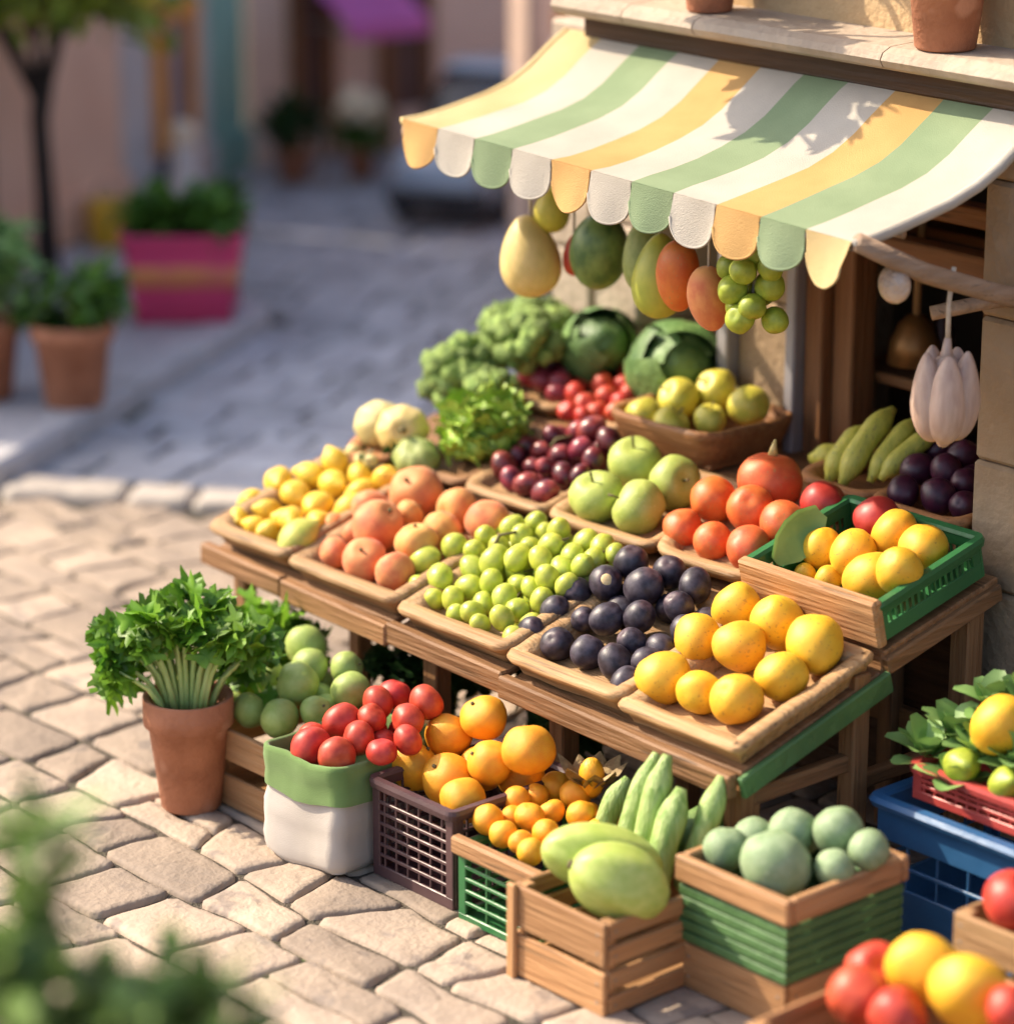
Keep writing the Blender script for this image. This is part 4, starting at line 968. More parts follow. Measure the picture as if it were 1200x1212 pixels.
rn = lambda i, n: ['single'] if n == 1 else (['front', 'back'] if n == 2 else (['front', 'middle', 'back'] if n == 3 else ['front', 'second', 'third', 'back']))
def pos_word(k, n):
    if n == 1: return 'only one'
    if n == 2: return ('left', 'right')[k]
    if n == 3: return ('left', 'middle', 'right')[k]
    return ['leftmost', 'second from left', 'third from left', 'fourth from left', 'fifth from left'][k] if k < n - 1 else 'rightmost'
# pile: name, kind, material, words, place, group, stem
SPEC = {
 'lemon': ('lemon', 'lemon', FR['lemon'], 'small yellow lemon', 'in the front tier tray', None),
 'peach': ('peach', 'peach', FR['peach'], 'blushed orange peach', 'in the front tier tray', None),
 'plum': ('plum', 'plum', FR['plum'], 'dusty blue black plum', 'in the front tier tray', None),
 'yellow_mango': ('mango', 'mango', FR['mango'], 'smooth golden yellow mango', 'in the front tier tray', None),
 'green_apple': ('apple', 'apple', FR['apple'], 'pale green apple', 'in the upper tier tray', 'stalk'),
 'persimmon': ('persimmon', 'persimmon', FR['persimmon'], 'deep orange persimmon', 'in the upper tier tray', None),
 'apricot': ('apricot', 'mango', FR['mango'], 'golden apricot', 'in the green upper tier crate', None),
 'tomato': ('tomato', 'tomato', FR['tomato'], 'small red tomato', 'on the back shelf', None),
 'radish': ('radish', 'radish', FR['radish'], 'dark red radish', 'in the back shelf tray', None),
 'yellow_quince': ('quince', 'apple', FR['quince'], 'yellow quince', 'in the wicker basket', 'stalk'),
 'lime': ('lime', 'guava', FR['guava'], 'round green lime', 'in the wooden crate', None),
 'red_tomato': ('tomato', 'tomato', FR['tomato'], 'red tomato', 'in the canvas sack', None),
 'orange': ('orange', 'orange', FR['orange'], 'bright orange', 'in the brown crate', 'nub'),
 'kumquat': ('kumquat', 'orange', FR['orange'], 'small orange kumquat', 'in the green crate', None),
 'gray_melon': ('melon', 'grey_melon', FR['melon'], 'round grey green melon', 'in the wooden topped crate', None),
 'apple_heap': ('red_apple', 'red_apple', FR['tomato'], 'blurred red apple', 'at the bottom right corner', None),
 'dark_plum': ('plum', 'plum', FR['darkplum'], 'maroon plum', 'in the box by the pier', None),
}
ORD = 'first second third fourth fifth sixth seventh eighth ninth tenth eleventh twelfth thirteenth fourteenth fifteenth sixteenth seventeenth eighteenth nineteenth twentieth'.split()
VAR = {'green': ('greenish lemon', FR['greenlemon']), 'cut': ('dark plum with a pale cut face', FR['plum']), 'stem': ('large orange pumpkin-shaped persimmon with a pale pointed stem', FR['persimmon']),
       'red': ('red nectarine', FR['redfruit']), 'yellow': ('blurred yellow mango', FR['mango'])}
for pile, (items, fill) in PILES.items():
    if pile.endswith('grape'): continue
    nm, kind, m, words, place, stem = SPEC[pile]
    grp = (words.split()[-1] if nm not in ('orange',) else 'orange') + ' pile ' + place
    for (ri, nr, k, n, var, x, y, z, r) in items:
        mm, ww, ss, name = m, words, stem, nm
        if var:
            ww, mm = VAR[var]; name = {'green': 'lemon', 'cut': 'plum', 'stem': 'persimmon', 'red': 'nectarine', 'yellow': 'mango'}[var]
            ss = {'cut': 'cutface', 'stem': 'tip'}.get(var, stem)
        row = rn(0, nr)[ri] if nr <= 4 else str(ri)
        pw = pos_word(k, n)
        label = '%s %s, %s row, %s' % (ww, place, row, pw) if n > 1 else '%s %s, alone in the %s row' % (ww, place, row)
        if var in ('cut', 'stem', 'green'): label = '%s %s' % (ww, place)
        rot = [random.uniform(-.9, .9), random.uniform(-.9, .9), random.uniform(0, 6.28)]
        if kind == 'lemon': rot = [R(90) + random.uniform(-.5, .5), random.uniform(-.4, .4), random.uniform(0, 6.28)]
        elif kind == 'apple': rot = [random.uniform(-1.2, .5), random.uniform(-.5, 1.0), random.uniform(0, 6.28)]
        elif kind == 'mango': rot = [random.uniform(.4, 1.5), random.uniform(-.5, .5), random.uniform(0, 6.28)]
        elif kind in ('tomato', 'guava', 'peach'): rot = [random.uniform(-1.5, 1.5), random.uniform(-1.5, 1.5), random.uniform(0, 6.28)]
        if var == 'stem': rot = [0, .05, 1]
        elif var == 'cut': rot = [R(62), 0, R(48)]
        if pile in ('yellow_mango', 'apricot', 'peach', 'lime') and not ss and random.random() < .6: ss = 'nub'
        e_ = random.uniform(-.05, .05)
        if pile == 'red_tomato': r *= 1.07
        put_fruit(name, kind, mm, (x, y, z), r, rot, label, nm.replace('_', ' ') if not var else name, grp, ss, None, (1 + e_, 1 - e_ * .5, 1 - e_ * .6))
    for q_, (x, y, z, r) in enumerate(sorted(fill)):
        put_fruit(nm, kind, m, (x, y, z), r, [random.uniform(0, 6) for _ in range(3)], '%s %s, low layer, %s from left' % (words, place, ORD[q_]), nm.replace('_', ' '), grp, None)
# grapes: bunches with their berries
def bunches(pile, m, cuts, labels, grp, tilt):
    items, fill = PILES[pile]
    pts = [(i[5], i[6], i[7], i[8]) for i in items] + list(fill)
    for c in range(len(cuts) + 1):
        lo = cuts[c - 1] if c else -99; hi = cuts[c] if c < len(cuts) else 99
        mine = [p for p in pts if lo <= p[0] + .35 * (p[1] - 3.85) < hi]
        cx = sum(p[0] for p in mine) / len(mine); cy = sum(p[1] for p in mine) / len(mine); cz = min(p[2] - p[3] for p in mine)
        t = thing('grape_bunch', labels[c], 'grapes', (cx, cy, cz), grp)
        for (x, y, z, r) in mine:
            put_fruit('berry', 'grape', m, (x - cx, y - cy, z - cz), r * random.uniform(.86, 1.08), [random.uniform(-1, 1), random.uniform(-1, 1), random.uniform(0, 6)], parent=t)
        # berries underneath
        under = []
        for (x, y, z, r) in mine:
            q = (x - cx + random.uniform(-.012, .012), y - cy + .012, z - cz - r * 1.1, r * .95)
            if q[2] > r * .6 and all((q[0] - u[0]) ** 2 + (q[1] - u[1]) ** 2 + (q[2] - u[2]) ** 2 > (1.25 * r) ** 2 for u in under):
                under.append(q); put_fruit('berry', 'grape', m, q[:3], q[3], [random.uniform(-1, 1), random.uniform(-1, 1), 0], parent=t)
        b = MB()
        top = Vector((0, .02, max(p[2] for p in mine) - cz - .01))
        for (x, y, z, r) in mine[::2]:
            b.tube([top * .6 + Vector((0, 0, .01)), Vector(((x - cx) * .6, (y - cy) * .6, (z - cz) * .75)), (x - cx, y - cy, z - cz)], [.003, .002, .0018], 5)
        b.tube([top * .6, top + Vector((.01, .02, .006)), top + Vector((.03, .045, .012))], [.004, .0035, .003], 6)
        b.build('stem', M['twig'], t)
bunches('green_grape', FR['greengrape'], (-4.40, -4.30), ('green grape bunch at the left of the grape tray beside the peaches', 'green grape bunch in the middle of the grape tray', 'green grape bunch at the right of the grape tray beside the dark plums'), 'green grape bunches in the tray', T1)
bunches('red_grape', FR['redgrape'], (-4.51,), ('dark red grape bunch in the left half of its upper tier tray', 'dark red grape bunch in the right half of its tray, next to the green apples'), 'red grape bunches in the tray', T2)
# ------------------------------------------------------------------ other produce
def capsule(b, p0, p1, r, bend=(0, 0, 0), tips=(.35, .3), seg=14, mat=0, tl=.16):
    p0, p1, bend = Vector(p0), Vector(p1), Vector(bend); n = 14; pts, rad = [], []
    for i in range(n + 1):
        t = i / n
        pts.append(p0.lerp(p1, t) + bend * math.sin(math.pi * t))
        e = min(t / tl, (1 - t) / tl, 1); k = math.sin(e * math.pi / 2) ** .7
        rad.append(max(r * k * (1 + .06 * math.sin(t * 9)), r * (tips[0] if t < .5 else tips[1])))
    b.tube(pts, rad, seg, mat)
def whole(name, label, cat, p, r, m, fn=None, rot=(0, 0, 0), group=None, stem=None):
    b = MB(); b.ball((0, 0, 0), 1, fn, 40, 24)
    o = b.build(name, m, None, p, rot); o.scale = r; tag(o, label, cat, group)
    if stem:
        s = MB(); s.tube(stem[0], stem[1], 8); s.v = [(q[0] / r[0], q[1] / r[1], q[2] / r[2]) for q in s.v]; s.build('stem', M['twig'], o)
    return o
def ribbed(k, amp):
    return lambda d, th, ph: Vector((d.x * (1 + amp * math.cos(k * th)), d.y * (1 + amp * math.cos(k * th)), d.z - .15 * math.exp(-(ph / .3) ** 2)))
def bumpy(amp, s, seed): return lambda d, th, ph: d * (1 + amp * noise.noise(d * s + Vector((seed, 0, 0))))
# two pale melons in the front crate
def sh_long(d, th, ph): return Vector((d.x * (1 + .04 * math.cos(6 * th)), d.y * (1 + .04 * math.cos(6 * th)), d.z + .05 * d.z * d.x))
G = 'pale melons in the front crate'
whole('melon', 'long pale green melon leaning at the left of the front crate', 'melon', (-3.675, 3.43, .214), (.054, .058, .108), FR['longmelon'], sh_long, (R(74), R(6), R(-32)), G)
o = whole('melon', 'plump pale green melon with a brown tip at the right of the front crate', 'melon', (-3.592, 3.392, .208), (.061, .064, .088), FR['longmelon'], sh_long, (R(66), R(4), R(-38)), G)
s = MB(); s.tube([(0, 0, .94), (0, 0, 1.05)], [.17, .12], 8); s.build('stem', M['calyx'], o)
# standing pale marrows behind the melons
G = 'pale marrows standing in the front crate'
for i, (a, c, r, lab) in enumerate((((-3.84, 3.585, .10), (-3.835, 3.64, .255), .021, 'short pale marrow, leftmost of those behind the melons'),
                                    ((-3.745, 3.53, .08), (-3.742, 3.62, .335), .022, 'slim pale marrow leaning upright, second from left behind the melons'),
                                    ((-3.70, 3.535, .08), (-3.705, 3.61, .345), .025, 'tallest pale marrow in the middle of those behind the melons'),
                                    ((-3.655, 3.52, .10), (-3.66, 3.60, .30), .027, 'thick pale marrow right of the tallest one behind the melons'),
                                    ((-3.648, 3.585, .10), (-3.622, 3.66, .318), .023, 'pale marrow leaning right, rightmost of those behind the melons'))):
    b = MB(); capsule(b, a, c, r, (.006 * (i - 2), -.012, 0), (.6, .36), 9, 0, .26)
    o = b.build('marrow', FR['palecorn']); tag(o, lab, 'marrow', G)
b = MB(); capsule(b, (-3.70, 3.62, .17), (-3.685, 3.80, .215), .034, (0, 0, .012), (.5, .4), 16)
tag(b.build('zucchini', FR['cucumber']), 'dark zucchini lying between the pale marrows and the grey melons', 'zucchini')
b = MB()
for k in range(9):
    a = k * .7; d = Vector((math.cos(a), math.sin(a), 1.3))
    leaf(b, Vector((0, 0, .0)), d, Vector((math.cos(a + 1.57), math.sin(a + 1.57), .2)).cross(d), random.uniform(.07, .10), .042, 0, -.2, 0, None, .45)
t = thing('corn_cob', 'orange corn cob in a dry brown husk behind the kumquats', 'corn cob', (-3.945, 3.655, .195))
b.build('husk', mat('dry_husk', (.34, .25, .12), (.17, .11, .05), 40, .8, .3, 120, tint=.6), t)
b = MB(); b.ball((0, 0, .022), (.024, .024, .038), lambda d, th, ph: d * (1 + .05 * math.cos(12 * th) * math.cos(14 * ph)), 36, 24); b.build('kernels', FR['orange'], t)
# leafy basket contents
t = thing('leafy_greens', 'pale green broad-leaved greens spilling from the red basket', 'greens', (-3.40, 4.06, .26))
b = MB()
for cx, cy, n, h in ((-.075, -.045, 13, .085), (-.045, .0, 13, .125), (-.01, .05, 14, .17), (.03, -.02, 12, .11), (.06, .06, 12, .19), (.02, -.07, 10, .07), (.12, -.03, 12, .12), (.14, .07, 12, .18), (.19, .0, 12, .13), (.22, -.05, 10, .08)):
    for k in range(n):
        a = k * 2.4 + cx * 40; e = k / n
        d = Vector((math.cos(a) * (.35 + e * .9), math.sin(a) * (.35 + e * .9), 1.05 - e * .8))
        leaf(b, Vector((cx, cy, h - .055 + .02 * random.random())) + d * .008, d, Vector((0, 0, 1)) + Vector((-math.cos(a), -math.sin(a), 0)) * .5, random.uniform(.05, .072), random.uniform(.042, .056), 0, random.uniform(.05, .3), 0, None, .3, True)
b.build('leaves', M['succ'], t)
b = MB()
for k in range(6): b.tube([(random.uniform(-.05, .12), random.uniform(-.04, .06), 0), (random.uniform(-.05, .12), random.uniform(-.04, .06), .08)], .006, 6)
b.build('stalks', M['stalk'], t)
put_fruit('mango', 'mango', FR['mango'], (-3.325, 4.03, .402), .052, (.8, .2, 2), 'single orange mango on the leafy greens in the red basket', 'mango')
put_fruit('lime', 'lemon', FR['greenlime'], (-3.372, 3.992, .325), .036, (1.2, .3, .9), 'green lime at the front of the red basket', 'lime', 'limes in the red basket')
put_fruit('lime', 'lemon', FR['greenlime'], (-3.35, 4.05, .365), .034, (1.4, -.3, 2.2), 'yellowish green lime below the orange mango in the red basket', 'lime', 'limes in the red basket')
put_fruit('lime', 'lemon', FR['greenlime'], (-3.275, 3.995, .32), .034, (1.0, -.3, 1.2), 'green lime at the right end of the red basket', 'lime', 'limes in the red basket')
# lower right corner
slat_crate('wooden_crate', 'pale wooden crate holding one red apple at the right edge', -3.115, -2.86, 3.68, 3.95, .235, rows=3, mats=W_TRAY, group='wooden crates on the paving')
put_fruit('apple', 'red_apple', FR['tomato'], (-3.03, 3.735, .262), .053, (.4, .2, 1), 'single red apple in the pale crate at the right edge', 'apple', None, 'stalk')
slat_crate('wooden_crate', 'wooden crate under the red and yellow fruit at the bottom right corner', -3.13, -2.74, 3.22, 3.52, .18, rows=2, group='wooden crates on the paving')
# upper left vegetables
whole('melon', 'pale cream melon at the left of the round woven plate', 'melon', (-5.06, 4.075, .560), (.052, .05, .058), FR['paleSquash'], ribbed(8, .022), (R(70), 0, R(75)), 'cream melons on the woven plate', ([(0, 0, .045), (.005, 0, .072)], [.008, .006]))
whole('melon', 'ribbed yellowish cream melon at the right of the round woven plate', 'melon', (-4.995, 4.085, .560), (.056, .052, .068), FR['cream'], ribbed(8, .03), (R(74), 0, R(48)), 'cream melons on the woven plate', ([(0, 0, .052), (.005, 0, .082)], [.008, .006]))
whole('squash', 'small mottled green squash in front of the curly lettuce', 'squash', (-4.915, 4.055, .522), (.052, .046, .038), FR['greensquash'], ribbed(8, .05), (R(30), R(20), 0), None)
b = MB()
def floret(b, c, rad, n, s, m=0):
    for i in range(n):
        v = rdir(-.35); p = Vector(c) + Vector((v.x * rad[0], v.y * rad[1], v.z * rad[2])) * random.uniform(.82, 1.02)
        rr = s * random.uniform(.7, 1.25)
        b.ball(p, (rr, rr, rr * .9), bumpy(.45, 2.6, random.random() * 40), 12, 8, m)
    b.ball(c, (rad[0] * .82, rad[1] * .82, rad[2] * .82), None, 16, 10, m, tint=.1)
for lab, p, rad, n, s in (('large round broccoli head farthest back beside the cabbage', (-5.10, 4.53, .66), (.105, .095, .075), 100, .026),
                          ('broccoli head at the left edge above the ivory squash', (-5.13, 4.36, .60), (.075, .07, .075), 80, .024),
                          ('broccoli head lying between the far heads and the radishes', (-4.99, 4.42, .695), (.075, .06, .055), 60, .022),
                          ('small dark broccoli head in front of the radish tray', (-4.965, 4.30, .605), (.052, .05, .045), 46, .017)):
    t = thing('broccoli', lab, 'broccoli', p, 'broccoli heads at the back left')
    b = MB(); floret(b, (0, 0, 0), rad, n, s); b.build('florets', FR['broccoli'], t)
    b = MB(); b.tube([(0, 0, -rad[2] * 1.25), (0, 0, -.01)], [.022, .035], 12); b.build('stalk', M['stalk'], t)
t = thing('lettuce', 'bright green curly lettuce head left of the red grapes', 'lettuce', (-4.835, 4.175, .53))
b = MB()
for k in range(70):
    v = rdir(-.25); p = Vector((v.x * .075, v.y * .07, v.z * .075 + .045))
    leaf(b, p, v + rdir() * .5 + Vector((0, 0, .4)), v + rdir() * .3, random.uniform(.03, .048), random.uniform(.034, .05), 0, .5, 4)
floret(b, (0, 0, .035), (.068, .064, .066), 80, .019)
b.build('leaves', mat('lettuce_green', (.36, .50, .08), (.22, .36, .04), 10, .5, .2, 40, tint=.7, sss=.1), t)
t = thing('leafy_greens', 'loose dark leafy greens on the stand behind the lemons', 'greens', (-5.0, 4.02, .44), 'bunches of greens standing under the stand')
t['group'] = 'loose greens'
b = MB(); foliage(b, (0, 0, .045), (.10, .045, .045), 150, .04, .03, 0, 0, -.5, 8); b.build('leaves', M['darkleaf'], t)
for k in range(5):
    b = MB(); b.ball((random.uniform(-.08, .06), random.uniform(-.035, .01), .055 + random.random() * .02), .016, None, 12, 8); b.build('bud', FR['paleSquash'], t)
def cabbage(label, p, rad, rot, seed):
    random.seed(seed)
    t = thing('cabbage', label, 'cabbage', p, 'cabbages at the back of the stall', rot)
    b = MB(); b.ball((0, 0, 0), [q * .86 for q in rad], bumpy(.06, 2.2, seed), 28, 18); b.build('heart', FR['cabbage'], t)
    b = MB()
    for k in range(13):      # wrapping leaves: curved patches with a pale rib and a wavy rim
        az = k * 2.399; tip = random.uniform(.15, .5); nu, nv = 10, 8; vs = []; off = .90 + .018 * k
        half = random.uniform(.62, .9)
        for i in range(nu + 1):
            for j2 in range(nv + 1):
                u = i / nu; v = j2 / nv * 2 - 1
                ph = math.pi * (.93 - u * (.93 - tip)); th = az + v * half * math.sin(min(1, .25 + u * 1.1) * math.pi * .62)
                d = Vector((math.sin(ph) * math.cos(th), math.sin(ph) * math.sin(th), math.cos(ph)))
                o = off + .05 * noise.noise(Vector((u * 5 + k, v * 4, seed))) + .16 * max(0, u - .72) + .035 * v * v - .02 * (abs(v) < .1)
                vs.append((d.x * rad[0] * o, d.y * rad[1] * o, d.z * rad[2] * o))
        b.add(vs, [(i * (nv + 1) + j2, i * (nv + 1) + j2 + 1, (i + 1) * (nv + 1) + j2 + 1, (i + 1) * (nv + 1) + j2) for i in range(nu) for j2 in range(nv)], 0, True)
    b.build('leaves', FR['cabbage'], t)
cabbage('green cabbage lying on its side beside the far broccoli', (-4.885, 4.535, .685), (.076, .074, .092), (R(64), 0, R(70)), 3)
cabbage('larger dark green cabbage in the shop opening behind the tomatoes', (-4.665, 4.55, .68), (.095, .09, .108), (R(70), 0, R(58)), 9)
# plantains
G = 'green plantains in the flat basket'
for lab, a, c, r, bd in (('short fat plantain lying at the left of the flat basket', (-4.20, 4.47, .60), (-4.09, 4.53, .615), .026, .006),
                         ('plantain pointing up, second from left in the flat basket', (-4.098, 4.415, .585), (-4.087, 4.51, .682), .025, .016),
                         ('longest plantain pointing up in the flat basket', (-4.058, 4.41, .588), (-4.046, 4.54, .722), .026, .02),
                         ('slim plantain right of the longest one in the flat basket', (-4.012, 4.44, .60), (-3.992, 4.55, .712), .021, .014),
                         ('plantain leaning right beside the maroon plums', (-3.985, 4.44, .61), (-3.938, 4.55, .698), .021, .014)):
    b = MB(); capsule(b, a, c, r, (-.003, -.004, bd * .5), (.35, .28), 9, 0, .34); o = b.build('plantain', FR['banana']); tag(o, lab, 'plantain', G)
# green leaf beside the apricots
b = MB()
for o_ in (0, .003): leaf(b, Vector((-3.905 + o_, 4.07, .545)), Vector((-.08, .75, .42)), Vector((1, -.3, .5)), .135, .075, 0, -.12, 0, .8, .25, True)
tag(b.build('broad_leaf', M['succ']), 'broad green leaf standing at the left inside the green plastic crate', 'leaf')
# hanging fruit
def hang(name, label, cat, p, r, m, fn=None, rot=(0, 0, 0), top=1.215):
    o = whole(name, label, cat, p, r, m, fn, rot, 'fruit hanging under the awning')
    s = MB(); inv = (Euler(rot).to_matrix().to_4x4()).inverted()
    s.tube([inv @ Vector((0, 0, max(r) * .9)), inv @ Vector((0, 0, max(.05, top - p[2])))], .0028, 6); s.v = [(q[0] / r[0], q[1] / r[1], q[2] / r[2]) for q in s.v]; s.build('cord', M['rope'], o)
    return o
def pear(d, th, ph): return Vector((d.x * (1 - .26 * d.z), d.y * (1 - .26 * d.z), d.z))
hang('squash', 'cream coloured squash hanging at the left end under the awning', 'squash', (-4.728, 4.2, .958), (.06, .06, .084), FR['cream'], pear, (.08, -.1, 0))
hang('yellow_squash', 'small yellow squash hanging partly behind the scallops above the cream squash', 'squash', (-4.70, 4.235, 1.055), (.036, .036, .05), FR['quince'], pear, (0, .2, 0))
hang('red_pepper', 'small red pepper hanging between the cream squash and the dark melon', 'pepper', (-4.652, 4.25, .965), (.022, .022, .042), FR['tomato'], pear)
hang('gourd', 'large mottled dark green gourd hanging beside the red pepper under the awning', 'gourd', (-4.578, 4.25, .985), (.060, .058, .08), FR['gourd'], None, (.1, .25, 0))
hang('papaya', 'yellow green papaya hanging in the middle under the awning', 'papaya', (-4.318, 4.165, .995), (.052, .05, .083), FR['papaya'], pear, (.0, .05, 0))
hang('mango', 'deep orange red mango hanging left of the limes under the awning', 'mango', (-4.222, 4.12, 1.02), (.043, .042, .066), FR['persimmon'], sh_mango, (.1, .12, 0))
hang('mango', 'orange mango hanging lowest beside the cluster of limes', 'mango', (-4.12, 4.1, .998), (.04, .04, .058), FR['peach'], sh_mango, (.1, -.12, 0))
hang('gourd', 'pale green gourd hanging behind the papaya in the middle under the awning', 'gourd', (-4.435, 4.24, 1.0), (.045, .045, .075), FR['greensquash'], pear, (.05, -.1, 0))
hang('tomato', 'small orange tomato hanging high between the mangoes and the limes', 'tomato', (-4.085, 4.15, 1.075), (.03, .03, .032), FR['persimmon'], None)
t = thing('lime_cluster', 'hanging cluster of yellow green limes under the awning front', 'limes', (-4.008, 4.1, 1.03), 'fruit hanging under the awning')
for (x, y, z) in ((-.02, -.03, .005), (.02, -.02, -.022), (-.03, .0, -.035), (.0, -.03, -.045), (.035, .01, .015), (.01, -.035, .045), (-.045, -.01, .04), (.04, .02, -.05), (-.01, .03, -.01), (.012, .0, .07), (-.035, .02, .075), (.045, .0, .052)):
    put_fruit('lime', 'guava', FR['greenlime'], (x, y, z), random.uniform(.024, .028), (random.random() * 3, random.random() * 3, 0), parent=t)
b = MB(); b.tube([(0, 0, -.03), (0, .01, .06), (0, 0, .185)], .003, 6); b.build('cord', M['rope'], t)
b = MB(); b.tube([(-4.84, 4.16, 1.212), (-3.70, 4.16, 1.178)], .008, 8)
tag(b.build('hanging_rail', W_BEAM[0]), 'thin wooden rail under the awning that the hanging fruit is tied to', 'rail')

# ------------------------------------------------------------------ the street behind, out of focus
PLAST = {k: mat('plaster_' + k, c, v, 3, .9, .3, 30) for k, c, v in (('pink', (.82, .53, .37), (.74, .45, .31)), ('grey', (.62, .57, .54), (.54, .49, .46)), ('teal', (.27, .47, .38), (.22, .40, .32)),
                                                                       ('rose', (.80, .58, .45), (.72, .50, .38)), ('brown', (.30, .20, .19), (.23, .15, .14)), ('mauve', (.70, .50, .42), (.62, .43, .36)))}
M['glassdark'] = mat('dark_window', (.03, .03, .035), None, 5, .15)
M['shutter_brown'] = mat('brown_door_paint', (.13, .065, .05), (.09, .045, .035), 5, .6)
def house(name, label, p0, p1, h, m, doors, depth=1.2, roof=True):
    p0, p1 = Vector((*p0, 0)), Vector((*p1, 0)); L = (p1 - p0).length; a = math.atan2(p1.y - p0.y, p1.x - p0.x)
    t = thing(name, label, 'house', p0, 'houses across the street', (0, 0, a))
    b = MB(); b.box((L / 2, depth / 2, h / 2), (L - .004, depth, h), .01, 0); b.box((L / 2, -.012, .09), (L - .01, .03, .16), .004, 0)
    b.build('wall', m, t)
    if roof:
        b = MB(); b.box((L / 2, depth / 2, h + .03), (L + .02, depth + .06, .05), .008, 0); b.build('roof', M['terracotta'], t)
    for kind, x, w_, z0, z1, mm in doors:
        b = MB()
        fm = .045
        b.box((x - w_ / 2 - fm / 2, -.014, (z0 + z1) / 2), (fm, .05, z1 - z0 + .0), .004, 2); b.box((x + w_ / 2 + fm / 2, -.014, (z0 + z1) / 2), (fm, .05, z1 - z0), .004, 2); b.box((x, -.016, z1 + fm * .6), (w_ + fm * 2.6, .055, fm * 1.5), .004, 0)
        fr = b.build('door_frame' if kind == 'door' else 'window_frame', mm[0], t)
        b = MB(); b.box((x, -.004, (z0 + z1) / 2), (w_, .02, z1 - z0), .003, 0)
        if kind == 'door':
            for q in (.28, .72): b.box((x, -.014, z0 + (z1 - z0) * q), (w_ * .7, .012, (z1 - z0) * .34), .006, 0)
        b.build('door' if kind == 'door' else 'window_pane', mm[1], fr)
    return t
house('house', 'salmon pink plaster house at the left edge behind the small tree', (-7.86, 3.80), (-9.22, 6.30), 1.95, PLAST['pink'], [('door', 1.65, .34, .07, 1.25, (W_FRAME, M['shutter_brown'])), ('window', .8, .4, .75, 1.3, (W_FRAME, M['glassdark'])), ('window', 2.35, .3, .75, 1.3, (W_FRAME, M['glassdark']))])
house('house', 'pale grey house with an orange timber door frame beyond the magenta planter', (-9.225, 6.305), (-9.53, 6.90), 1.95, PLAST['grey'], [('door', .37, .20, .07, .66, (W_ORANGE, mat('mauve_grey_door', (.36, .27, .26), (.29, .21, .2), 5, .6)))])
house('house', 'narrow teal painted house beside the orange door frame', (-9.535, 6.905), (-9.66, 7.16), 1.95, PLAST['teal'], [('window', .145, .12, 1.3, 1.8, (W_FRAME, M['glassdark']))])
house('house', 'long rose plaster house with brown doors at the bend of the street', (-9.665, 7.17), (-9.36, 9.0), 1.95, PLAST['rose'], [('door', .27, .10, .02, .8, (W_FRAME, M['shutter_brown'])), ('door', .68, .14, .02, .8, (W_FRAME, M['shutter_brown'])), ('window', 1.3, .3, .6, 1.0, (W_FRAME, M['glassdark']))])
house('house', 'dim mauve house closing the far end of the street', (-9.35, 9.02), (-6.2, 9.5), 1.3, PLAST['mauve'], [('door', .7, .26, .02, .8, (W_FRAME, M['shutter_brown'])), ('window', 1.5, .4, .6, 1.0, (W_FRAME, M['glassdark']))])
nb = house('house', 'dark brown neighbouring house just behind the left end of the awning', (-7.62, 6.70), (-5.4, 6.70), 1.25, PLAST['brown'], [('door', .42, .26, .02, .85, (W_FRAME, M['shutter_brown'])), ('window', 1.1, .4, .5, 1.0, (W_FRAME, M['glassdark']))], 1.9)
b = MB(); b.box((.035, .035, .5), (.10, .10, 1.0), .01, 0); b.build('corner_post', PLAST['rose'], nb)
def shade(name, label, p, rot, w_, d_, m):
    t = thing(name, label, 'awning', p, None, (0, 0, rot))
    b = MB(); n = 8
    for side in (0, .006):
        vs = [(-w_ / 2 + w_ * i / n, -d_ * j / n, -.35 * d_ * (j / n) ** 1.3 - side) for i in range(n + 1) for j in range(n + 1)]
        b.add(vs, [(i * (n + 1) + j, i * (n + 1) + j + 1, (i + 1) * (n + 1) + j + 1, (i + 1) * (n + 1) + j) for i in range(n) for j in range(n)], 0, True)
    b.build('canopy', m, t)
    b = MB(); b.box((0, -d_, -.35 * d_ - .03), (w_, .008, .06), .003, 0); b.build('valance', m, t)
    for s in (-1, 1):
        b = MB(); b.tube([(s * w_ * .48, 0, -.32 * d_ - .05), (s * w_ * .48, -d_ * .98, -.35 * d_ - .02)], .008, 6); b.build('arm', M['steel'], t)
shade('awning', 'magenta cloth awning on the rose house far down the street', (-9.53, 7.53, .70), R(80.5), .34, .34, mat('magenta_cloth', (.78, .22, .58), (.70, .18, .50), 5, .8, trans=.3))
shade('awning', 'white cloth awning on the dark neighbouring house, blurred above the stall awning', (-6.83, 6.69, .98), 0, .52, .30, mat('white_cloth', (.72, .68, .66), (.64, .6, .58), 5, .8, trans=.3))

def clay_plant(name, label, p, r1, h, m, lm, rad, n, L, W, seed, group='potted plants across the street', lob=0):
    random.seed(seed)
    t = thing(name, label, 'potted plant', p, group)
    b = MB(); clay_pot(b, r1 * .74, r1, h, r1 * .22, h * .2); b.build('pot', m, t)
    b = MB(); foliage(b, (0, 0, h + rad[2] * .75), rad, n, L, W, 0, lob, -.6, 14); b.build('foliage', lm, t)
    b = MB()
    for _ in range(6): b.tube([(random.uniform(-.03, .03), random.uniform(-.03, .03), h - .04), (random.uniform(-.5, .5) * rad[0], random.uniform(-.5, .5) * rad[1], h + rad[2])], .006, 5)
    b.build('stem', M['twig'], t)
    return t
clay_plant('potted_shrub', 'terracotta pot with a grey green shrub on the sidewalk, right of its pair', (-7.11, 4.67, .07), .108, .23, M['terracotta'], M['leaf'], (.13, .13, .10), 420, .06, .032, 21)
clay_plant('potted_shrub', 'terracotta pot with a taller pale shrub cut by the left edge', (-7.33, 4.52, .07), .108, .23, M['terracotta'], M['succ'], (.16, .16, .18), 520, .06, .032, 22)
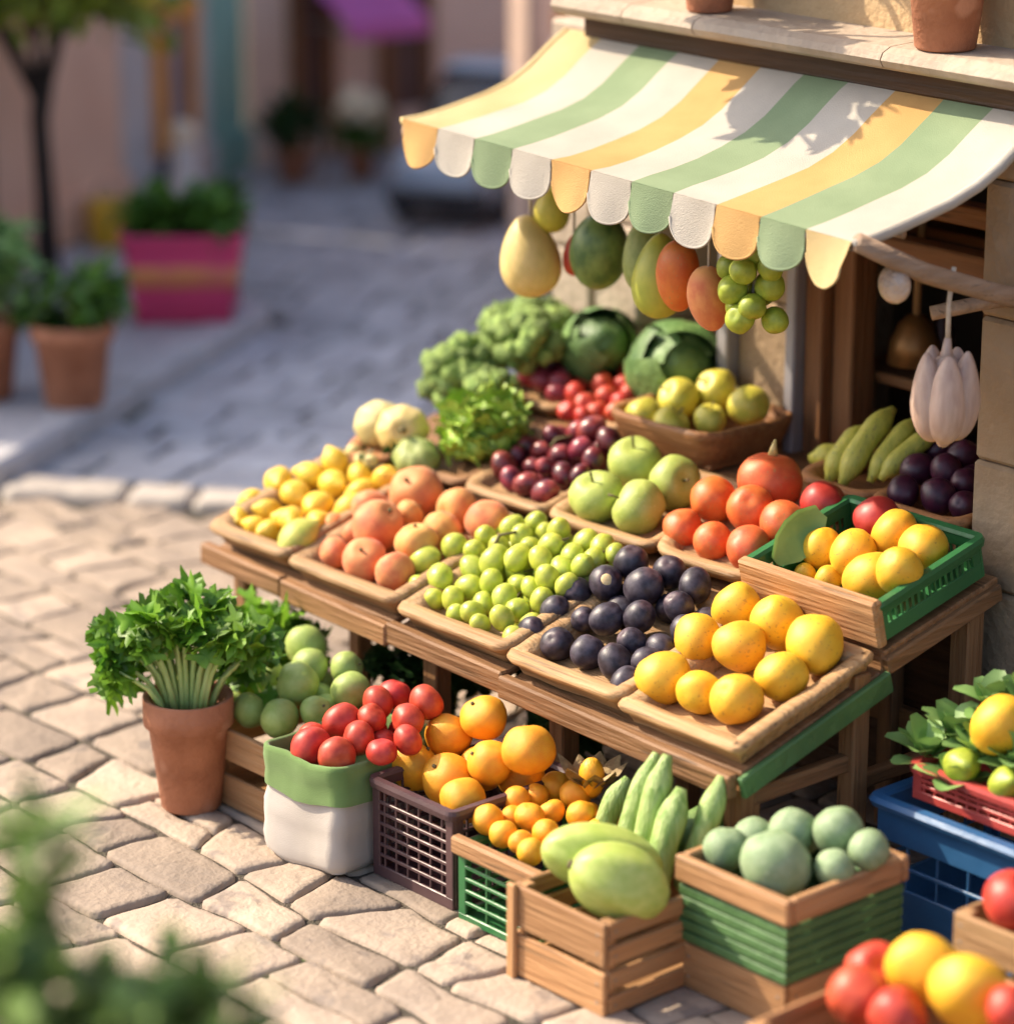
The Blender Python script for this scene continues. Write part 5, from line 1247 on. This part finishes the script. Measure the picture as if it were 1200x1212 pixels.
clay_plant('potted_shrub', 'dark leafed shrub in a reddish pot at the foot of the rose house', (-9.32, 7.12, .02), .07, .12, M['terracotta'], M['darkleaf'], (.09, .09, .12), 260, .06, .03, 23)
t = clay_plant('potted_flowers', 'pale flower ball in an orange pot at the foot of the rose house', (-9.2, 7.34, .02), .062, .11, M['terracotta'], M['leaf'], (.08, .08, .08), 200, .06, .03, 24)
b = MB(); floret(b, (0, 0, .25), (.07, .07, .06), 50, .026); b.build('flowers', mat('cream_petals', (.85, .72, .5), (.78, .62, .4), 9, .7, tint=.4), t)
# magenta planter
random.seed(31)
ka = math.atan2(KD.y, KD.x)
t = thing('planter_box', 'square magenta planter box with an orange band and low green plants on the sidewalk', 'planter', (-7.74, 5.50, .068), None, (0, 0, R(140)))
b = MB(); b.ring(.36, .36, [(-.055, 0), (-.045, .004), (-.012, .2), (0, .262), (.006, .266), (.006, .275), (-.012, .276), (-.02, .23)], .035, 5, 0, True)
b.build('box', mat('magenta_glaze', (.72, .065, .18), (.60, .045, .15), 3, .45), t)
b = MB(); b.ring(.36, .36, [(-.0275, .115), (-.0225, .116), (-.0135, .195), (-.0165, .196)], .035, 5, 0, True)
b.build('band', mat('orange_band', (.68, .27, .07), (.60, .14, .12), 9, .5), t)
b = MB(); b.box((0, 0, .22), (.31, .31, .02), .002, 0); b.build('soil', M['soil'], t)
b = MB(); foliage(b, (0, 0, .285), (.18, .18, .085), 560, .075, .04, 0, 0, -.2, 16); b.build('plants', M['leaf'], t)
# small tree
random.seed(41)
t = thing('small_tree', 'small dark trunked tree with yellow green leaves on the sidewalk at left', 'tree', (-8.42, 5.45, .068))
b = MB()
b.tube([(0, 0, -.01), (.005, .0, .25), (-.01, .0, .5), (.0, .01, .60)], [.042, .032, .03, .034], 12)
for e, r_ in (((-.16, -.18, 1.0), .026), ((.10, .12, 1.02), .024), ((.02, -.05, 1.1), .018), ((-.05, .2, 1.0), .014)):
    e = Vector(e); b.tube([(0, .005, .56), e * .55 + Vector((0, 0, .28)), e * .8 + Vector((0, 0, .19)), e], [r_, r_ * .8, r_ * .6, r_ * .35], 9)
    for _ in range(5):
        q = e * random.uniform(.75, 1); q.z = random.uniform(.8, 1.0); b.tube([q, q + rdir(-.1) * .2], [r_ * .4, .003], 6)
b.build('trunk', M['bark'], t)
b = MB(); foliage(b, (0, 0, 1.10), (.50, .50, .34), 2400, .075, .04, 0, 0, -.9, 60); b.build('crown', M['lime_leaf'], t)
b = MB()
for (x, y, z) in ((-.26, -.25, .90), (-.05, -.02, .98), (.15, .16, 1.0), (-.33, -.1, .95), (.3, .2, .95)): b.ball((x, y, z - .03), .055, None, 16, 10)
b.build('fruit', FR['quince'], t)
# bucket, blue jar, bollard
t = thing('bucket', 'yellow bucket standing against the pink house wall', 'bucket', (-8.93, 6.03, .0))
b = MB(); b.lathe([(0, 0), (.06, 0), (.065, .004), (.072, .145), (.068, .15), (.066, .155), (.06, .15), (.05, .02), (0, .015)], 28); b.build('body', mat('yellow_enamel', (.82, .52, .04), (.74, .44, .03), 4, .4), t)
b = MB(); b.tube([(.066 * math.cos(a), 0, .145 + .07 * math.sin(a)) for a in [math.pi * k / 12 for k in range(13)]], .004, 6); b.build('handle', M['steel'], t)
t = thing('jar', 'dark blue glazed jar beside the white post', 'jar', (-9.30, 6.56, .0))
b = MB(); b.lathe([(0, 0), (.05, 0), (.085, .04), (.098, .09), (.085, .14), (.055, .165), (.06, .18), (.05, .182), (.045, .16), (0, .15)], 28); b.build('body', mat('blue_glaze', (.012, .04, .095), (.02, .06, .14), 5, .2), t)
b = MB(); b.lathe([(.062, .176), (.03, .195), (.012, .2), (.016, .215), (0, .22)], 20); b.build('lid', M['glassdark'], t)
t = thing('bollard', 'white street post with a pale round cap behind the magenta planter', 'bollard', (-9.10, 6.47, .0))
b = MB(); b.lathe([(0, 0), (.066, 0), (.066, .02), (.055, .03), (.05, .23), (.056, .245), (.04, .26), (0, .26)], 24); b.build('post', mat('white_paint', (.80, .78, .76), (.72, .70, .69), 9, .5, .2), t)
b = MB(); b.ball((0, 0, .298), .054, None, 24, 16); b.build('cap', mat('sunlit_cap', (.80, .68, .50), None, 5, .25, coat=.5), t)  # warm cream tone paints sunlight onto the cap
# parked car
t = thing('parked_car', 'small pale blue car parked down the street, half hidden by the stall awning', 'car', (-8.61, 7.43, .0), None, (0, 0, math.atan2(-.86, .5)))
def loft(b, secs, mi=0):      # secs: (x, half width, z0, z1, r)
    vs = []; n = 12
    for x, hw, z0, z1 in secs:
        for k in range(n):
            a = 2 * math.pi * (k + .5) / n; c, s_ = math.cos(a), math.sin(a)
            c = math.copysign(abs(c) ** .45, c); s_ = math.copysign(abs(s_) ** .45, s_)
            vs.append((x, hw * c, (z0 + z1) / 2 + (z1 - z0) / 2 * s_))
    fs = [(i * n + k, i * n + (k + 1) % n, (i + 1) * n + (k + 1) % n, (i + 1) * n + k) for i in range(len(secs) - 1) for k in range(n)]
    fs += [tuple(range(n))[::-1], tuple((len(secs) - 1) * n + k for k in range(n))]
    b.add(vs, fs, mi, True)
carp = mat('pale_blue_paint', (.34, .42, .52), (.32, .40, .50), 3, .25, coat=.6)
b = MB(); loft(b, [(-.52, .16, .12, .26), (-.50, .19, .08, .31), (-.3, .205, .07, .33), (.1, .205, .07, .33), (.3, .20, .07, .30), (.48, .185, .08, .25), (.52, .15, .1, .21)]); b.build('body', carp, t)
b = MB(); loft(b, [(-.40, .15, .30, .36), (-.30, .165, .30, .47), (.0, .165, .30, .49), (.14, .155, .30, .43), (.26, .14, .29, .32)]); cb = b.build('cabin', M['glassdark'], t)
b = MB(); loft(b, [(-.30, .14, .468, .490), (-.1, .15, .482, .502), (.03, .145, .475, .494)]); b.build('roof', carp, t)
b = MB(); b.box((.50, 0, .12), (.06, .36, .07), .02, 0); b.build('bumper', M['glassdark'], t)
for s_ in (-1, 1):
    b = MB(); b.ball((.49, s_ * .135, .205), (.02, .034, .024), None, 14, 10); b.build('headlight', M['glass'], t)
    for x in (-.31, .31):
        wm = Matrix.Translation((x, s_ * .19, .085)) @ Matrix.Rotation(R(90), 4, 'X')
        b = MB(); b.lathe([(.045, -.022), (.078, -.022), (.086, -.01), (.086, .01), (.078, .022), (.045, .022)], 24, M=wm); wh = b.build('wheel', M['glassdark'], t)
        b = MB(); b.lathe([(0, -.024), (.044, -.02), (.048, .0), (.044, .02), (0, .024)], 16, M=wm); b.build('rim', M['steel'], wh)

# ------------------------------------------------------------------ foreground shrub at the lower left
random.seed(51)
t = thing('potted_shrub', 'out of focus green shrub close to the camera in the lower left corner', 'potted plant', (-2.75, 1.80, 0))
b = MB(); clay_pot(b, .12, .16, .3, .03, .05); b.build('pot', M['terracotta'], t)
b = MB()
b.tube([(0, 0, .25), (.0, .01, .5), (-.02, 0, .75)], [.02, .016, .01], 8)
for e in ((-.085, -.015, 1.0), (.02, .05, .84), (.09, .12, .80), (-.07, -.06, .83), (-.03, .02, .88)):
    b.tube([(0, .01, .55), Vector(e) * .6 + Vector((0, 0, .28)), e], [.009, .006, .003], 6)
b.build('stem', M['twig'], t)
b = MB()
for c, rad, n in (((-.09, -.012, .975), (.035, .03, .045), 30), ((-.07, -.05, .80), (.075, .06, .065), 90), ((.015, .05, .80), (.07, .06, .05), 75), ((.075, .10, .775), (.07, .06, .042), 55), ((0, .0, .70), (.13, .12, .07), 120), ((-.09, -.03, .885), (.03, .025, .05), 26)):
    foliage(b, c, rad, n, .062, .036, 0, 0, -.9)
b.build('leaves', M['foreleaf'], t)
